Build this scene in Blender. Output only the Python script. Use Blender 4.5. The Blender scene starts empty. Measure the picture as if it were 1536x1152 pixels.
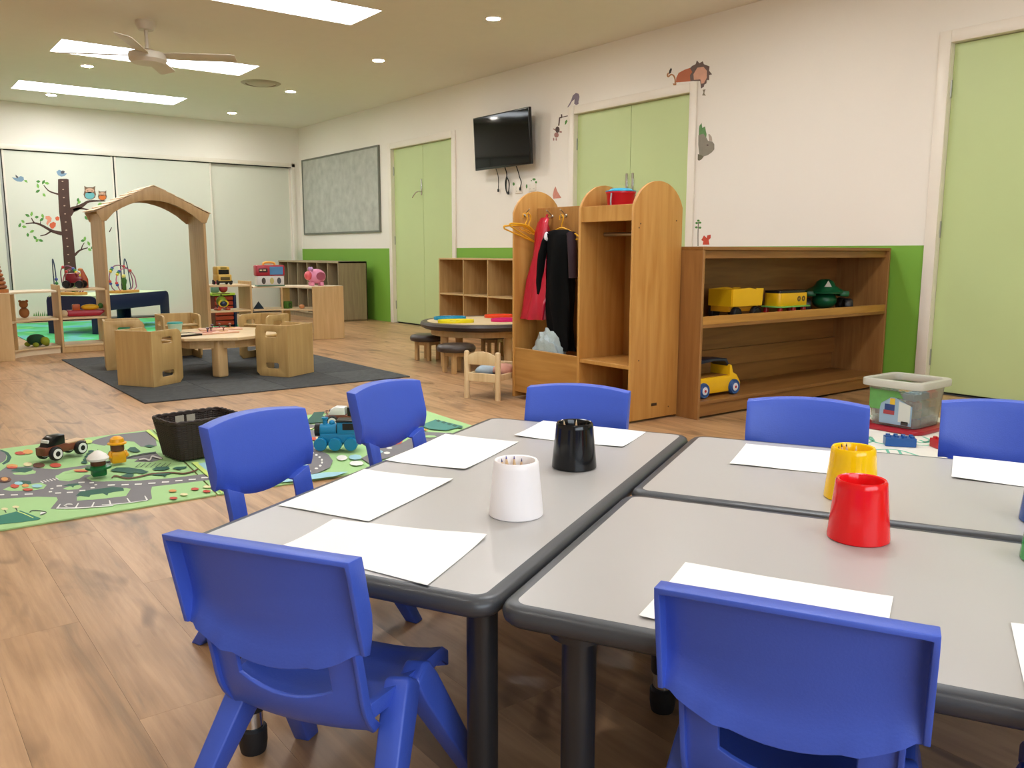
import bpy, bmesh, math, random
from mathutils import Vector, Matrix
random.seed(7)
scene = bpy.context.scene
COL = scene.collection
R = math.radians

# ------------------------------------------------------------------ camera
CAM_H = 0.86
FOC = 1268.9            # focal length in pixels of a 1536 px wide frame
PIT, ROL, YAW = R(8.853), R(0.085), R(37.556)
cF = Vector((math.sin(YAW)*math.cos(PIT), math.cos(YAW)*math.cos(PIT), -math.sin(PIT)))
cR = Vector((math.cos(YAW), -math.sin(YAW), 0)); cU = cR.cross(cF)
cR, cU = (cR*math.cos(ROL)+cU*math.sin(ROL)), (cU*math.cos(ROL)-cR*math.sin(ROL))
cam_d = bpy.data.cameras.new('camera'); cam = bpy.data.objects.new('camera', cam_d); COL.objects.link(cam)
cam_d.sensor_width = 36; cam_d.lens = FOC*36/1536; cam_d.clip_start = .02
cam.matrix_world = Matrix(((cR.x, cU.x, -cF.x, 0), (cR.y, cU.y, -cF.y, 0), (cR.z, cU.z, -cF.z, CAM_H), (0, 0, 0, 1)))
scene.camera = cam
O = Vector((0, 0, CAM_H))

# ------------------------------------------------------------------ light and exposure
scene.view_settings.view_transform = 'Standard'; scene.view_settings.look = 'None'
scene.view_settings.gamma = 1; scene.view_settings.exposure = 0.9
scene.view_settings.use_curve_mapping = False
wd = bpy.data.worlds.new('world'); scene.world = wd; wd.use_nodes = True
wd.node_tree.nodes['Background'].inputs[0].default_value = (.85, .92, 1, 1)
wd.node_tree.nodes['Background'].inputs[1].default_value = 1.2
scene.cycles.max_bounces = 8; scene.cycles.diffuse_bounces = 6; scene.cycles.caustics_reflective = False; scene.cycles.caustics_refractive = False; scene.cycles.use_denoising = True
SKYLIGHT_E = 5.4
DOWNLIGHT_E = 182.0
def area(name, loc, rot, sx, sy, power, colr):
    l = bpy.data.lights.new(name, 'AREA'); l.shape = 'RECTANGLE'; l.size = sx; l.size_y = sy; l.energy = power; l.color = colr
    o = bpy.data.objects.new(name, l); o.location = loc; o.rotation_euler = rot; COL.objects.link(o); return o
area('daylight_window', (.2, -2.3, 1.45), (R(90), 0, 0), 3.4, 1.3, 42, (.80, .90, 1))

# ------------------------------------------------------------------ measuring helpers (turn a sight line into a point on a plane)
def ray(x, y): return cF + cR*((x-768)/FOC) - cU*((y-576)/FOC)
def fl(x, y, z=0.): d = ray(x, y); return O + d*((z-CAM_H)/d.z)
def wx(x, y, X): d = ray(x, y); return O + d*(X/d.x)
def wy(x, y, Y): d = ray(x, y); return O + d*(Y/d.y)

# ------------------------------------------------------------------ materials
def lin(h):
    h = h.lstrip('#'); c = [int(h[i:i+2], 16)/255 for i in (0, 2, 4)]
    return tuple((v/12.92 if v <= .04045 else ((v+.055)/1.055)**2.4) for v in c) + (1,)
MATS = {}
def mat(name, hexc, rough=.5, var=.06, scale=8, metal=0, spec=.5, bump=0, emit=0, alpha=1, trans=0, coat=0, bscale=60):
    if name in MATS: return MATS[name]
    m = bpy.data.materials.new(name); m.use_nodes = True; nt = m.node_tree; b = nt.nodes['Principled BSDF']
    c = lin(hexc)
    b.inputs['Roughness'].default_value = rough; b.inputs['Metallic'].default_value = metal
    b.inputs['Specular IOR Level'].default_value = spec
    b.inputs['Alpha'].default_value = alpha; b.inputs['Transmission Weight'].default_value = trans
    b.inputs['Coat Weight'].default_value = coat
    tc = nt.nodes.new('ShaderNodeTexCoord')
    if var:
        n = nt.nodes.new('ShaderNodeTexNoise'); n.inputs['Scale'].default_value = scale; n.inputs['Detail'].default_value = 3
        nt.links.new(tc.outputs['Object'], n.inputs['Vector'])
        r = nt.nodes.new('ShaderNodeMix'); r.data_type = 'RGBA'
        r.inputs['A'].default_value = tuple(v*(1-var) for v in c[:3])+(1,)
        r.inputs['B'].default_value = tuple(min(1, v*(1+var)) for v in c[:3])+(1,)
        nt.links.new(n.outputs['Fac'], r.inputs['Factor']); nt.links.new(r.outputs['Result'], b.inputs['Base Color'])
    else: b.inputs['Base Color'].default_value = c
    if bump:
        n2 = nt.nodes.new('ShaderNodeTexNoise'); n2.inputs['Scale'].default_value = bscale; n2.inputs['Detail'].default_value = 4
        nt.links.new(tc.outputs['Object'], n2.inputs['Vector'])
        bp = nt.nodes.new('ShaderNodeBump'); bp.inputs['Strength'].default_value = bump; bp.inputs['Distance'].default_value = .01
        nt.links.new(n2.outputs['Fac'], bp.inputs['Height']); nt.links.new(bp.outputs['Normal'], b.inputs['Normal'])
    if emit:
        b.inputs['Emission Color'].default_value = c; b.inputs['Emission Strength'].default_value = emit
    MATS[name] = m; return m
def wood(name, h1, h2, grain='z', rough=.42, k=1.0, spec=.4):
    if name in MATS: return MATS[name]
    m = bpy.data.materials.new(name); m.use_nodes = True; nt = m.node_tree; b = nt.nodes['Principled BSDF']
    tc = nt.nodes.new('ShaderNodeTexCoord'); mp = nt.nodes.new('ShaderNodeMapping')
    s = {'x': (.7, 9, 9), 'y': (9, .7, 9), 'z': (9, 9, .7)}[grain]; mp.inputs['Scale'].default_value = tuple(v*k for v in s)
    nt.links.new(tc.outputs['Object'], mp.inputs['Vector'])
    n = nt.nodes.new('ShaderNodeTexNoise'); n.inputs['Scale'].default_value = 3.2; n.inputs['Detail'].default_value = 5; n.inputs['Distortion'].default_value = .6
    nt.links.new(mp.outputs['Vector'], n.inputs['Vector'])
    cr = nt.nodes.new('ShaderNodeValToRGB'); cr.color_ramp.elements[0].position = .32; cr.color_ramp.elements[1].position = .68
    cr.color_ramp.elements[0].color = lin(h1); cr.color_ramp.elements[1].color = lin(h2)
    nt.links.new(n.outputs['Fac'], cr.inputs['Fac']); nt.links.new(cr.outputs['Color'], b.inputs['Base Color'])
    b.inputs['Roughness'].default_value = rough; b.inputs['Specular IOR Level'].default_value = spec
    MATS[name] = m; return m

# ------------------------------------------------------------------ mesh helpers
class G:
    def __init__(s): s.bm = bmesh.new()
    def _bev(s, verts, b, seg=2):
        if b:
            es = list({e for v in verts for e in v.link_edges})
            bmesh.ops.bevel(s.bm, geom=es, offset=b, segments=seg, affect='EDGES', profile=.5, clamp_overlap=True)
    def box(s, x0, x1, y0, y1, z0, z1, b=0, seg=2, M=None):
        vs = [s.bm.verts.new(p) for p in ((x0,y0,z0),(x1,y0,z0),(x1,y1,z0),(x0,y1,z0),(x0,y0,z1),(x1,y0,z1),(x1,y1,z1),(x0,y1,z1))]
        for f in ((3,2,1,0),(4,5,6,7),(0,1,5,4),(1,2,6,5),(2,3,7,6),(3,0,4,7)): s.bm.faces.new([vs[i] for i in f])
        if M is not None:
            for v in vs: v.co = M @ v.co
        s._bev(vs, b, seg); return s
    def tube(s, pts, r, n=8, closed=False, flat=1.0):
        pts = [Vector(p) for p in pts]; N = len(pts)
        rs = r if isinstance(r, (list, tuple)) else [r]*N
        rings = []; up = None
        for i, p in enumerate(pts):
            a = pts[i-1] if (i or closed) else p; c = pts[(i+1) % N] if (i < N-1 or closed) else p
            t = (c-a).normalized()
            if up is None: up = t.orthogonal().normalized()
            up = (up - t*up.dot(t)); up = up.normalized() if up.length > 1e-6 else t.orthogonal().normalized()
            w = t.cross(up)
            rings.append([s.bm.verts.new(p + up*math.cos(2*math.pi*k/n)*rs[i] + w*math.sin(2*math.pi*k/n)*rs[i]*flat) for k in range(n)])
        for i in range(N if closed else N-1):
            A, B = rings[i], rings[(i+1) % N]
            for k in range(n): s.bm.faces.new((A[k], A[(k+1) % n], B[(k+1) % n], B[k]))
        if not closed: s.bm.faces.new(rings[0][::-1]); s.bm.faces.new(rings[-1])
        return s
    def lathe(s, prof, n=24, c=(0,0,0), M=None, sx=1, sy=1, cap=True):
        c = Vector(c); rings = []
        for r, z in prof:
            ps = [Vector((max(r,1e-5)*math.cos(2*math.pi*k/n)*sx, max(r,1e-5)*math.sin(2*math.pi*k/n)*sy, z)) for k in range(n)]
            rings.append([s.bm.verts.new((M @ p if M is not None else p)+c) for p in ps])
        for A, B in zip(rings, rings[1:]):
            for k in range(n): s.bm.faces.new((A[k], A[(k+1) % n], B[(k+1) % n], B[k]))
        if cap and prof[0][0] > 1e-4: s.bm.faces.new(rings[0][::-1])
        if cap and prof[-1][0] > 1e-4: s.bm.faces.new(rings[-1])
        return s
    def ball(s, c, r, seg=14, rings=9, M=None):
        r = (r, r, r) if not isinstance(r, (tuple, list)) else r
        mm = Matrix.Translation(c) @ (M.to_4x4() if M is not None else Matrix()) @ Matrix.Diagonal((*r, 1))
        bmesh.ops.create_uvsphere(s.bm, u_segments=seg, v_segments=rings, radius=1, matrix=mm); return s
    def plate(s, loops, h, axes='xyz', b=0, off=0., M=None):
        """flat board: outer loop + holes, 2-D points laid on the two axes named first, thickness h along the third"""
        ia = ['xyz'.index(a) for a in axes]; base = []; bm = bmesh.new()
        for lp in loops:
            vs = []
            for p in lp:
                q = [0, 0, 0]; q[ia[0]] = p[0]; q[ia[1]] = p[1]; q[ia[2]] = off; vs.append(bm.verts.new(q))
            for i in range(len(vs)): base.append(bm.edges.new((vs[i], vs[(i+1) % len(vs)])))
        bmesh.ops.triangle_fill(bm, edges=base, use_beauty=True, use_dissolve=False)
        ret = bmesh.ops.extrude_face_region(bm, geom=bm.faces[:])
        for v in [g for g in ret['geom'] if isinstance(g, bmesh.types.BMVert)]: v.co[ia[2]] += h
        bmesh.ops.recalc_face_normals(bm, faces=bm.faces[:])
        if b:
            es = [e for e in bm.edges if len(e.link_faces) == 2 and 1.3 < e.calc_face_angle(0) < 1.8 and abs(e.verts[0].co[ia[2]]-e.verts[1].co[ia[2]]) < 1e-6]
            bmesh.ops.bevel(bm, geom=es, offset=b, segments=2, affect='EDGES', profile=.5, clamp_overlap=True)
        if M is not None: bm.transform(M)
        me = bpy.data.meshes.new('t'); bm.to_mesh(me); bm.free(); s.bm.from_mesh(me); bpy.data.meshes.remove(me); return s
    def grid(s, fn, nu, nv, flip=False):
        V = [[s.bm.verts.new(fn(i/nu, j/nv)) for j in range(nv+1)] for i in range(nu+1)]
        for i in range(nu):
            for j in range(nv):
                q = (V[i][j], V[i+1][j], V[i+1][j+1], V[i][j+1]); s.bm.faces.new(q[::-1] if flip else q)
        return V
    def face(s, pts): s.bm.faces.new([s.bm.verts.new(p) for p in pts]); return s
    def xf(s, M): s.bm.transform(M); return s
    def obj(s, name, m, parent=None, loc=None, rot=None, smooth=40, norm=True):
        if norm: bmesh.ops.recalc_face_normals(s.bm, faces=s.bm.faces[:])
        me = bpy.data.meshes.new(name); s.bm.to_mesh(me); s.bm.free()
        if smooth:
            me.shade_smooth(); me.set_sharp_from_angle(angle=R(smooth))
        for q in (m if isinstance(m, (list, tuple)) else [m]): me.materials.append(q)
        o = bpy.data.objects.new(name, me); COL.objects.link(o)
        if parent: o.parent = parent
        if loc is not None: o.location = loc
        if rot is not None: o.rotation_euler = (0, 0, rot) if not isinstance(rot, (tuple, list)) else rot
        return o
def tag(o, label=None, cat=None, group=None, kind=None):
    if label: o['label'] = label
    if cat: o['category'] = cat
    if group: o['group'] = group
    if kind: o['kind'] = kind
    return o
def thing(name, label, cat, loc=(0,0,0), rot=0, group=None):
    o = bpy.data.objects.new(name, None); COL.objects.link(o); o.empty_display_size = .05
    o.location = loc; o.rotation_euler = (0, 0, rot) if not isinstance(rot, (tuple, list)) else rot
    return tag(o, label, cat, group)
def kids(o): return [c for c in bpy.data.objects if c.parent == o]
def dup(o, loc=None, rot=None, label=None, group=None, parent=None):
    c = o.copy(); COL.objects.link(c); c.parent = parent
    if loc is not None: c.location = loc
    if rot is not None: c.rotation_euler = (0, 0, rot) if not isinstance(rot, (tuple, list)) else rot
    if label: c['label'] = label
    if group: c['group'] = group
    for k in kids(o): dup(k, parent=c)
    return c
def bake(o):
    bpy.context.view_layer.update(); dg = bpy.context.evaluated_depsgraph_get()
    me = bpy.data.meshes.new_from_object(o.evaluated_get(dg)); o.modifiers.clear(); old = o.data; o.data = me; bpy.data.meshes.remove(old)
    me.shade_smooth(); me.set_sharp_from_angle(angle=R(50)); return o
def rrect(x0, x1, y0, y1, r, n=5):
    r = min(r, (x1-x0)/2-1e-4, (y1-y0)/2-1e-4); out = []
    for cx, cy, a in ((x1-r, y0+r, -90), (x1-r, y1-r, 0), (x0+r, y1-r, 90), (x0+r, y0+r, 180)):
        for k in range(n+1): t = R(a+90*k/n); out.append((cx+r*math.cos(t), cy+r*math.sin(t)))
    return out
def circ(cx, cy, r, n=20, ry=None): return [(cx+r*math.cos(2*math.pi*k/n), cy+(ry or r)*math.sin(2*math.pi*k/n)) for k in range(n)]
def bez(pts, n=8):
    """Catmull-Rom through points"""
    P = [Vector(p) for p in pts]; P = [P[0]*2-P[1]]+P+[P[-1]*2-P[-2]]; out = []
    for i in range(1, len(P)-2):
        for k in range(n):
            t = k/n; a, b, c, d = P[i-1], P[i], P[i+1], P[i+2]
            out.append(.5*((2*b)+(c-a)*t+(2*a-5*b+4*c-d)*t*t+(3*b-a-3*c+d)*t**3))
    return out+[P[-2]]

# ================================================================== THE ROOM
XW, YB, CZ = 5.22, 11.84, 2.61          # wall with the green doors, far wall, ceiling
XL, YF = -3.3, -2.4
def struct(o): o['kind'] = 'structure'; return o
# wall paint: white above, leaf green dado below 0.905 m
def wall_paint(name, dado):
    m = mat(name, '#F0EBE2', .62, .02, 2.0, bump=.04, bscale=180)
    if dado:
        nt = m.node_tree; b = nt.nodes['Principled BSDF']; src = b.inputs['Base Color'].links[0].from_socket
        g = nt.nodes.new('ShaderNodeNewGeometry'); sp = nt.nodes.new('ShaderNodeSeparateXYZ'); gt = nt.nodes.new('ShaderNodeMath'); gt.operation = 'GREATER_THAN'; gt.inputs[1].default_value = .905
        nt.links.new(g.outputs['Position'], sp.inputs[0]); nt.links.new(sp.outputs['Z'], gt.inputs[0])
        mx = nt.nodes.new('ShaderNodeMix'); mx.data_type = 'RGBA'; mx.inputs['A'].default_value = lin('#7AAE3C')
        nt.links.new(gt.outputs[0], mx.inputs['Factor']); nt.links.new(src, mx.inputs['B']); nt.links.new(mx.outputs['Result'], b.inputs['Base Color'])
    return m
M_wall = wall_paint('wall_white', False); M_dado = wall_paint('wall_dado', True)
M_trim = mat('trim_white', '#EDE6DA', .35, .02)
M_door = mat('door_green', '#C2D498', .38, .05, 1.6)
M_ceil = mat('ceiling_paint', '#E9E5DA', .8, .02)
M_slide = mat('slider_white', '#DEDFD2', .35, .03, 1.2)
M_alu = mat('brushed_metal', '#A9ABA6', .35, .04, metal=.7)
M_chrome = mat('chrome', '#D6D6D4', .18, 0, metal=1)
M_dark = mat('dark_gap', '#22231F', .7, .05)
M_black = mat('black_plastic', '#101113', .28, .05)

# right wall with three doorways (y ranges)
DR = [(7.847, 9.17), (4.532, 5.872), (1.22, 2.56)]; HD = 2.08
g = G(); ys = [YB]
cuts = [(DR[0][1], YB), (DR[1][1], DR[0][0]), (DR[2][1], DR[1][0]), (YF, DR[2][0])]
for a, b in cuts: g.box(XW, XW+.14, a, b, 0, CZ)
for a, b in DR: g.box(XW, XW+.14, a, b, HD, CZ)
struct(g.obj('wall_right', M_dado, smooth=0))
# far wall: head above the sliding doors + nib at the corner
SL0, SL1, SLH = -1.0, 5.095, 2.06
g = G(); g.box(XL, XW, YB, YB+.14, SLH, CZ); g.box(SL1, XW, YB, YB+.14, 0, SLH); g.box(XL, SL0, YB, YB+.14, 0, SLH); g.box(SL0, SL1, YB+.10, YB+.14, 0, SLH)
struct(g.obj('wall_back', M_wall, smooth=0))
g = G(); g.box(XL-.14, XL, YF, YB+.14, 0, CZ); struct(g.obj('wall_left', M_wall, smooth=0))
# wall behind the camera with a wide window
W0, W1, WZ0, WZ1 = -1.6, 2.0, .75, 2.15
g = G(); g.box(XL, W0, YF-.14, YF, 0, CZ); g.box(W1, XW, YF-.14, YF, 0, CZ); g.box(W0, W1, YF-.14, YF, 0, WZ0); g.box(W0, W1, YF-.14, YF, WZ1, CZ)
struct(g.obj('wall_front', M_wall, smooth=0))
wn = G()
for a, b, c, d in ((W0, W1, WZ0, WZ0+.05), (W0, W1, WZ1-.05, WZ1), (W0, W0+.05, WZ0, WZ1), (W1-.05, W1, WZ0, WZ1), (.175, .225, WZ0, WZ1)): wn.box(a, b, YF-.10, YF-.04, c, d)
wn = struct(wn.obj('window_1', M_alu, smooth=0))
M_glass = mat('window_glass', '#F2F6F6', .02, 0, trans=1.0)
for a, b in ((W0+.05, .175), (.225, W1-.05)): G().box(a, b, YF-.075, YF-.069, WZ0+.05, WZ1-.05).obj('pane', M_glass, wn, smooth=0)

# ceiling with skylight openings
SKY = [(1.51, 3.22, 10.33, 10.9), (1.53, 3.235, 8.155, 8.71), (1.53, 3.24, 5.772, 6.28), (1.53, 3.24, 3.45, 4.0), (1.53, 3.24, 1.2, 1.75)]
yy = [YF] + [v for s_ in sorted(SKY, key=lambda q: q[2]) for v in s_[2:]] + [YB]
g = G()
for i in range(0, len(yy), 2): g.box(XL, XW, yy[i], yy[i+1], CZ, CZ+.1)
for x0, x1, y0, y1 in SKY: g.box(XL, x0, y0, y1, CZ, CZ+.1); g.box(x1, XW, y0, y1, CZ, CZ+.1)
struct(g.obj('ceiling', M_ceil, smooth=0))
M_sky = mat('skylight_diffuser', '#F2F8FF', .5, 0, emit=SKYLIGHT_E)
lab = {0: 'long white lit ceiling panel nearest the sliding doors', 1: 'long white lit ceiling panel behind the fan', 2: 'long white lit ceiling panel between the fan and the craft tables'}
for i, (x0, x1, y0, y1) in enumerate(SKY):
    t = thing('ceiling_light_panel', lab.get(i, 'long white lit ceiling panel above the grey craft tables'), 'light panel', ((x0+x1)/2, (y0+y1)/2, CZ), group='lit ceiling panels' )
    w, h = (x1-x0)/2, (y1-y0)/2
    G().box(-w, w, -h, h, .004, .012).obj('diffuser', M_sky, t, smooth=0)
    G().plate([[(-w, -h), (w, -h), (w, h), (-w, h)], [(-w+.006, -h+.006), (-w+.006, h-.006), (w-.006, h-.006), (w-.006, -h+.006)]], .012, off=-.002).obj('frame', M_trim, t, smooth=0)

# ------------------------------------------------------------------ floor of vinyl planks running along y
def floor_mat():
    m = bpy.data.materials.new('vinyl_plank'); m.use_nodes = True; nt = m.node_tree; b = nt.nodes['Principled BSDF']
    L = nt.links.new; N = nt.nodes.new
    geo = N('ShaderNodeNewGeometry'); oi = N('ShaderNodeObjectInfo'); at = N('ShaderNodeAttribute'); at.attribute_name = 'pid'
    add = N('ShaderNodeMath'); L(oi.outputs['Random'], add.inputs[0]); L(at.outputs['Fac'], add.inputs[1])
    comb = N('ShaderNodeCombineXYZ'); ml = N('ShaderNodeMath'); ml.operation = 'MULTIPLY'; ml.inputs[1].default_value = 37
    L(add.outputs[0], ml.inputs[0]); L(ml.outputs[0], comb.inputs['Z']); L(ml.outputs[0], comb.inputs['Y'])
    va = N('ShaderNodeVectorMath'); L(geo.outputs['Position'], va.inputs[0]); L(comb.outputs[0], va.inputs[1])
    mp = N('ShaderNodeMapping'); mp.inputs['Scale'].default_value = (6, .9, 1); L(va.outputs[0], mp.inputs['Vector'])
    n1 = N('ShaderNodeTexNoise'); n1.inputs['Scale'].default_value = 1.5; n1.inputs['Detail'].default_value = 6; n1.inputs['Roughness'].default_value = .55; n1.inputs['Distortion'].default_value = 1.1
    L(mp.outputs['Vector'], n1.inputs['Vector'])
    cr = N('ShaderNodeValToRGB'); e = cr.color_ramp.elements
    e[0].position = .28; e[0].color = lin('#866A4C'); e[1].position = .62; e[1].color = lin('#C29A72')
    k = e.new(.42); k.color = lin('#AE8760')
    L(n1.outputs['Fac'], cr.inputs['Fac'])
    mp2 = N('ShaderNodeMapping'); mp2.inputs['Scale'].default_value = (60, 3.5, 1); L(va.outputs[0], mp2.inputs['Vector'])
    n2 = N('ShaderNodeTexNoise'); n2.inputs['Scale'].default_value = 1.2; n2.inputs['Detail'].default_value = 3; L(mp2.outputs['Vector'], n2.inputs['Vector'])
    mx = N('ShaderNodeMix'); mx.data_type = 'RGBA'; mx.blend_type = 'MULTIPLY'; mx.inputs['Factor'].default_value = .35
    cr2 = N('ShaderNodeValToRGB'); cr2.color_ramp.elements[0].position = .3; cr2.color_ramp.elements[0].color = (.55, .5, .45, 1); cr2.color_ramp.elements[1].position = .6
    L(n2.outputs['Fac'], cr2.inputs['Fac']); L(cr.outputs['Color'], mx.inputs['A']); L(cr2.outputs['Color'], mx.inputs['B'])
    # knots
    mp3 = N('ShaderNodeMapping'); mp3.inputs['Scale'].default_value = (3.4, 1.5, 1); L(va.outputs[0], mp3.inputs['Vector'])
    n3 = N('ShaderNodeTexNoise'); n3.inputs['Scale'].default_value = 1.6; n3.inputs['Detail'].default_value = 2; n3.inputs['Distortion'].default_value = 1.6; L(mp3.outputs['Vector'], n3.inputs['Vector'])
    cr3 = N('ShaderNodeValToRGB'); cr3.color_ramp.elements[0].position = .27; cr3.color_ramp.elements[0].color = lin('#77624C'); cr3.color_ramp.elements[1].position = .40; cr3.color_ramp.elements[1].color = (1, 1, 1, 1)
    L(n3.outputs['Fac'], cr3.inputs['Fac'])
    mx2 = N('ShaderNodeMix'); mx2.data_type = 'RGBA'; mx2.blend_type = 'MULTIPLY'; mx2.inputs['Factor'].default_value = .6
    L(mx.outputs['Result'], mx2.inputs['A']); L(cr3.outputs['Color'], mx2.inputs['B'])
    hv = N('ShaderNodeHueSaturation'); mr = N('ShaderNodeMapRange'); mr.inputs['To Min'].default_value = .96; mr.inputs['To Max'].default_value = 1.04
    L(add.outputs[0], mr.inputs['Value']); L(mr.outputs['Result'], hv.inputs['Value']); L(mx2.outputs['Result'], hv.inputs['Color'])
    L(hv.outputs['Color'], b.inputs['Base Color'])
    b.inputs['Roughness'].default_value = .38; b.inputs['Specular IOR Level'].default_value = .45
    bp = N('ShaderNodeBump'); bp.inputs['Strength'].default_value = .12; bp.inputs['Distance'].default_value = .004; L(n2.outputs['Fac'], bp.inputs['Height']); L(bp.outputs['Normal'], b.inputs['Normal'])
    return m
M_floor = floor_mat()
fl_o = struct(G().box(XL-.14, XW+.14, YF-.14, YB+.14, -.06, -.006).obj('floor', mat('floor_screed', '#7A664E', .8), smooth=0))
PW, PL = .182, 1.22
g = G(); g.box(.0002, PW-.0002, .0002, PL-.0002, -.006, 0); pm = g.obj('plank', M_floor, fl_o, smooth=0); plank_mesh = pm.data
bpy.data.objects.remove(pm)
cand = []; rows = int((XW-XL)/PW)+1; rest = []
for i in range(rows):
    x = XL+i*PW; off = (i*.437 % 1)*PL; j = 0; y = YF-off
    while y < YB+.1:
        full = x+PW <= XW and y >= YF and y+PL <= YB+.1
        c = Vector((x+PW/2, y+PL/2, 0)); d = c-O; dep = d.dot(cF); px = 768+FOC*d.dot(cR)/dep if dep > .2 else -9e9; py = 576-FOC*d.dot(cU)/dep if dep > .2 else 9e9
        vis = dep > .2 and -250 < px < 1800 and py < 1500
        cand.append(((dep if vis else 99), full, x, y)); y += PL
cand.sort(); n = 0; g = G(); pid = []
for dep, full, x, y in cand:
    if full and dep < 90 and n < 295:
        o = bpy.data.objects.new('plank', plank_mesh); COL.objects.link(o); o.parent = fl_o; o.location = (x, y, 0); n += 1
    else:
        x1, y0, y1 = min(x+PW, XW), max(y, YF), min(y+PL, YB+.1)
        if x1-x > .01 and y1-y0 > .01: g.box(x+.0006, x1-.0006, y0+.0006, y1-.0006, -.006, 0); pid.append(random.random())
far = g.obj('plank_field', M_floor, fl_o, smooth=0, norm=False); far['kind'] = 'stuff'
a = far.data.attributes.new('pid', 'FLOAT', 'FACE')
for i, v in enumerate(pid):
    for k in range(6): a.data[i*6+k].value = v

# ------------------------------------------------------------------ doors
def handle(par, y, z, s, x):
    """bow pull handle"""
    g = G(); g.tube(bez([(x, y, z-.075), (x-.035, y, z-.06), (x-.045, y, z), (x-.035, y, z+.06), (x, y, z+.075)], 5), .006, 8)
    return g.obj('handle', M_chrome, par)
for i, (a, b) in enumerate(DR):
    mid = (a+b)/2
    o = thing('door_%d' % (i+1), None, None, (XW+.02, mid, 0)); struct(o)
    for s_ in (-1, 1):
        y0, y1 = (-(b-a)/2+.004, -.002) if s_ < 0 else (.002, (b-a)/2-.004)
        lf = G().box(.012, .052, y0, y1, .012, HD-.006, .002, 1).obj('leaf', M_door, o, smooth=0)
        hz = {0: 1.53, 1: 1.36, 2: 1.0}[i]
        g = G(); yc = s_*.035
        # lever style handle: back plate with curved lever
        g.box(.004, .012, yc-.012, yc+.012, hz-.02, hz+.16, .003, 1)
        g.tube(bez([(.004, yc, hz+.02), (-.045, yc, hz+.015), (-.05, yc+s_*.05, hz-.005), (-.048, yc+s_*.11, hz-.045)], 5), .007, 8)
        if i == 0 and s_ < 0: g.bm.free()
        else: g.obj('handle', M_chrome, lf)
        for hz2 in (.22, 1.0, 1.82):
            G().tube([(.006, s_*((b-a)/2-.002), hz2-.05), (.006, s_*((b-a)/2-.002), hz2+.05)], .007, 8).obj('hinge', M_alu, lf)
    G().box(.03, .06, -(b-a)/2, (b-a)/2, 0, .012).obj('threshold', M_dark, o, smooth=0)
    G().box(.055, .075, -(b-a)/2, (b-a)/2, 0, HD).obj('backing', M_dark, o, smooth=0)
    # architrave
    tr = G(); w = .068
    tr.box(XW-.018, XW-.0005, a-w, a+.003, 0, HD+w, .004); tr.box(XW-.018, XW-.0005, b-.003, b+w, 0, HD+w, .004); tr.box(XW-.018, XW-.0005, a+.003, b-.003, HD-.003, HD+w, .004); tr.box(XW-.001, XW+.1, a, a+.003, 0, HD); tr.box(XW-.001, XW+.1, b-.003, b, 0, HD); tr.box(XW-.001, XW+.1, a+.003, b-.003, HD-.003, HD)
    struct(tr.obj('trim_%d' % (i+1), M_trim))
# wall corner nib and far-wall architrave
tr = G(); tr.box(SL1, SL1+.05, YB-.015, YB, 0, SLH+.06, .003); tr.box(SL0-.05, SL1+.05, YB-.015, YB, SLH, SLH+.055, .003); struct(tr.obj('trim_4', M_trim))
# sliding doors
slid = [(-1.0, .24, .05), (.24, 1.478, .02), (1.49, 2.712, .02), (2.728, 3.95, .02), (3.94, 5.093, .055)]
for i, (a, b, d) in enumerate(slid):
    o = thing('door_%d' % (i+4), None, None, ((a+b)/2, YB+d, 0)); struct(o); w = (b-a)/2
    G().box(-w+.022, w-.022, 0, .02, .03, SLH-.012).obj('panel', M_slide, o, smooth=0)
    for s_ in (-1, 1): G().box(min(s_*w, s_*(w-.022)), max(s_*w, s_*(w-.022)), -.004, .022, .02, SLH-.006, .002, 1).obj('stile', M_trim if i > 1 else M_alu, o, smooth=0)
    G().box(-w, w, 0, .022, .012, .03).obj('bottom_rail', M_alu, o, smooth=0)
gp = G()
for gx in (.232, 1.478, 2.712): gp.box(gx, gx+(.016 if gx > 2 else .012), YB+.022, YB+.06, .01, SLH)
struct(gp.obj('trim_6', M_dark, smooth=0))  # dark strips stand in for the shade inside the open slider gaps
o = G(); o.box(SL0, SL1, YB-.005, YB+.09, 0, .012); o.box(SL0, SL1, YB+.012, YB+.09, SLH-.004, SLH+.01); struct(o.obj('trim_5', M_dark, smooth=0))

# ------------------------------------------------------------------ ceiling fittings
M_lamp = mat('downlight_lens', '#FFFAF2', .4, 0, emit=DOWNLIGHT_E)
grid_pts = [(1.93, 11.05), (1.925, 9.15), (3.98, 11.03), (3.98, 9.19), (4.0, 7.23), (4.0, 5.44), (1.93, 5.44-1.9), (4.0, 3.5), (4.0, 1.6), (1.93, 1.6), (-.15, 9.15), (-.15, 7.23), (-.15, 5.44), (-.15, 3.5), (-.15, 1.6), (-.15, 11.05), (4.0, -.4), (1.93, -.4), (-.15, -.4)]
dl = None
names = {0: 'round ceiling downlight beside the lit panel nearest the sliding doors', 1: 'round ceiling downlight beside the lit panel behind the fan', 2: 'round ceiling downlight in the room corner above the grey pinboard',
         3: 'round ceiling downlight beside the round air vent', 4: 'round ceiling downlight in front of the green door between pinboard and television', 5: 'round ceiling downlight in front of the television and the animal stickers'}
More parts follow.
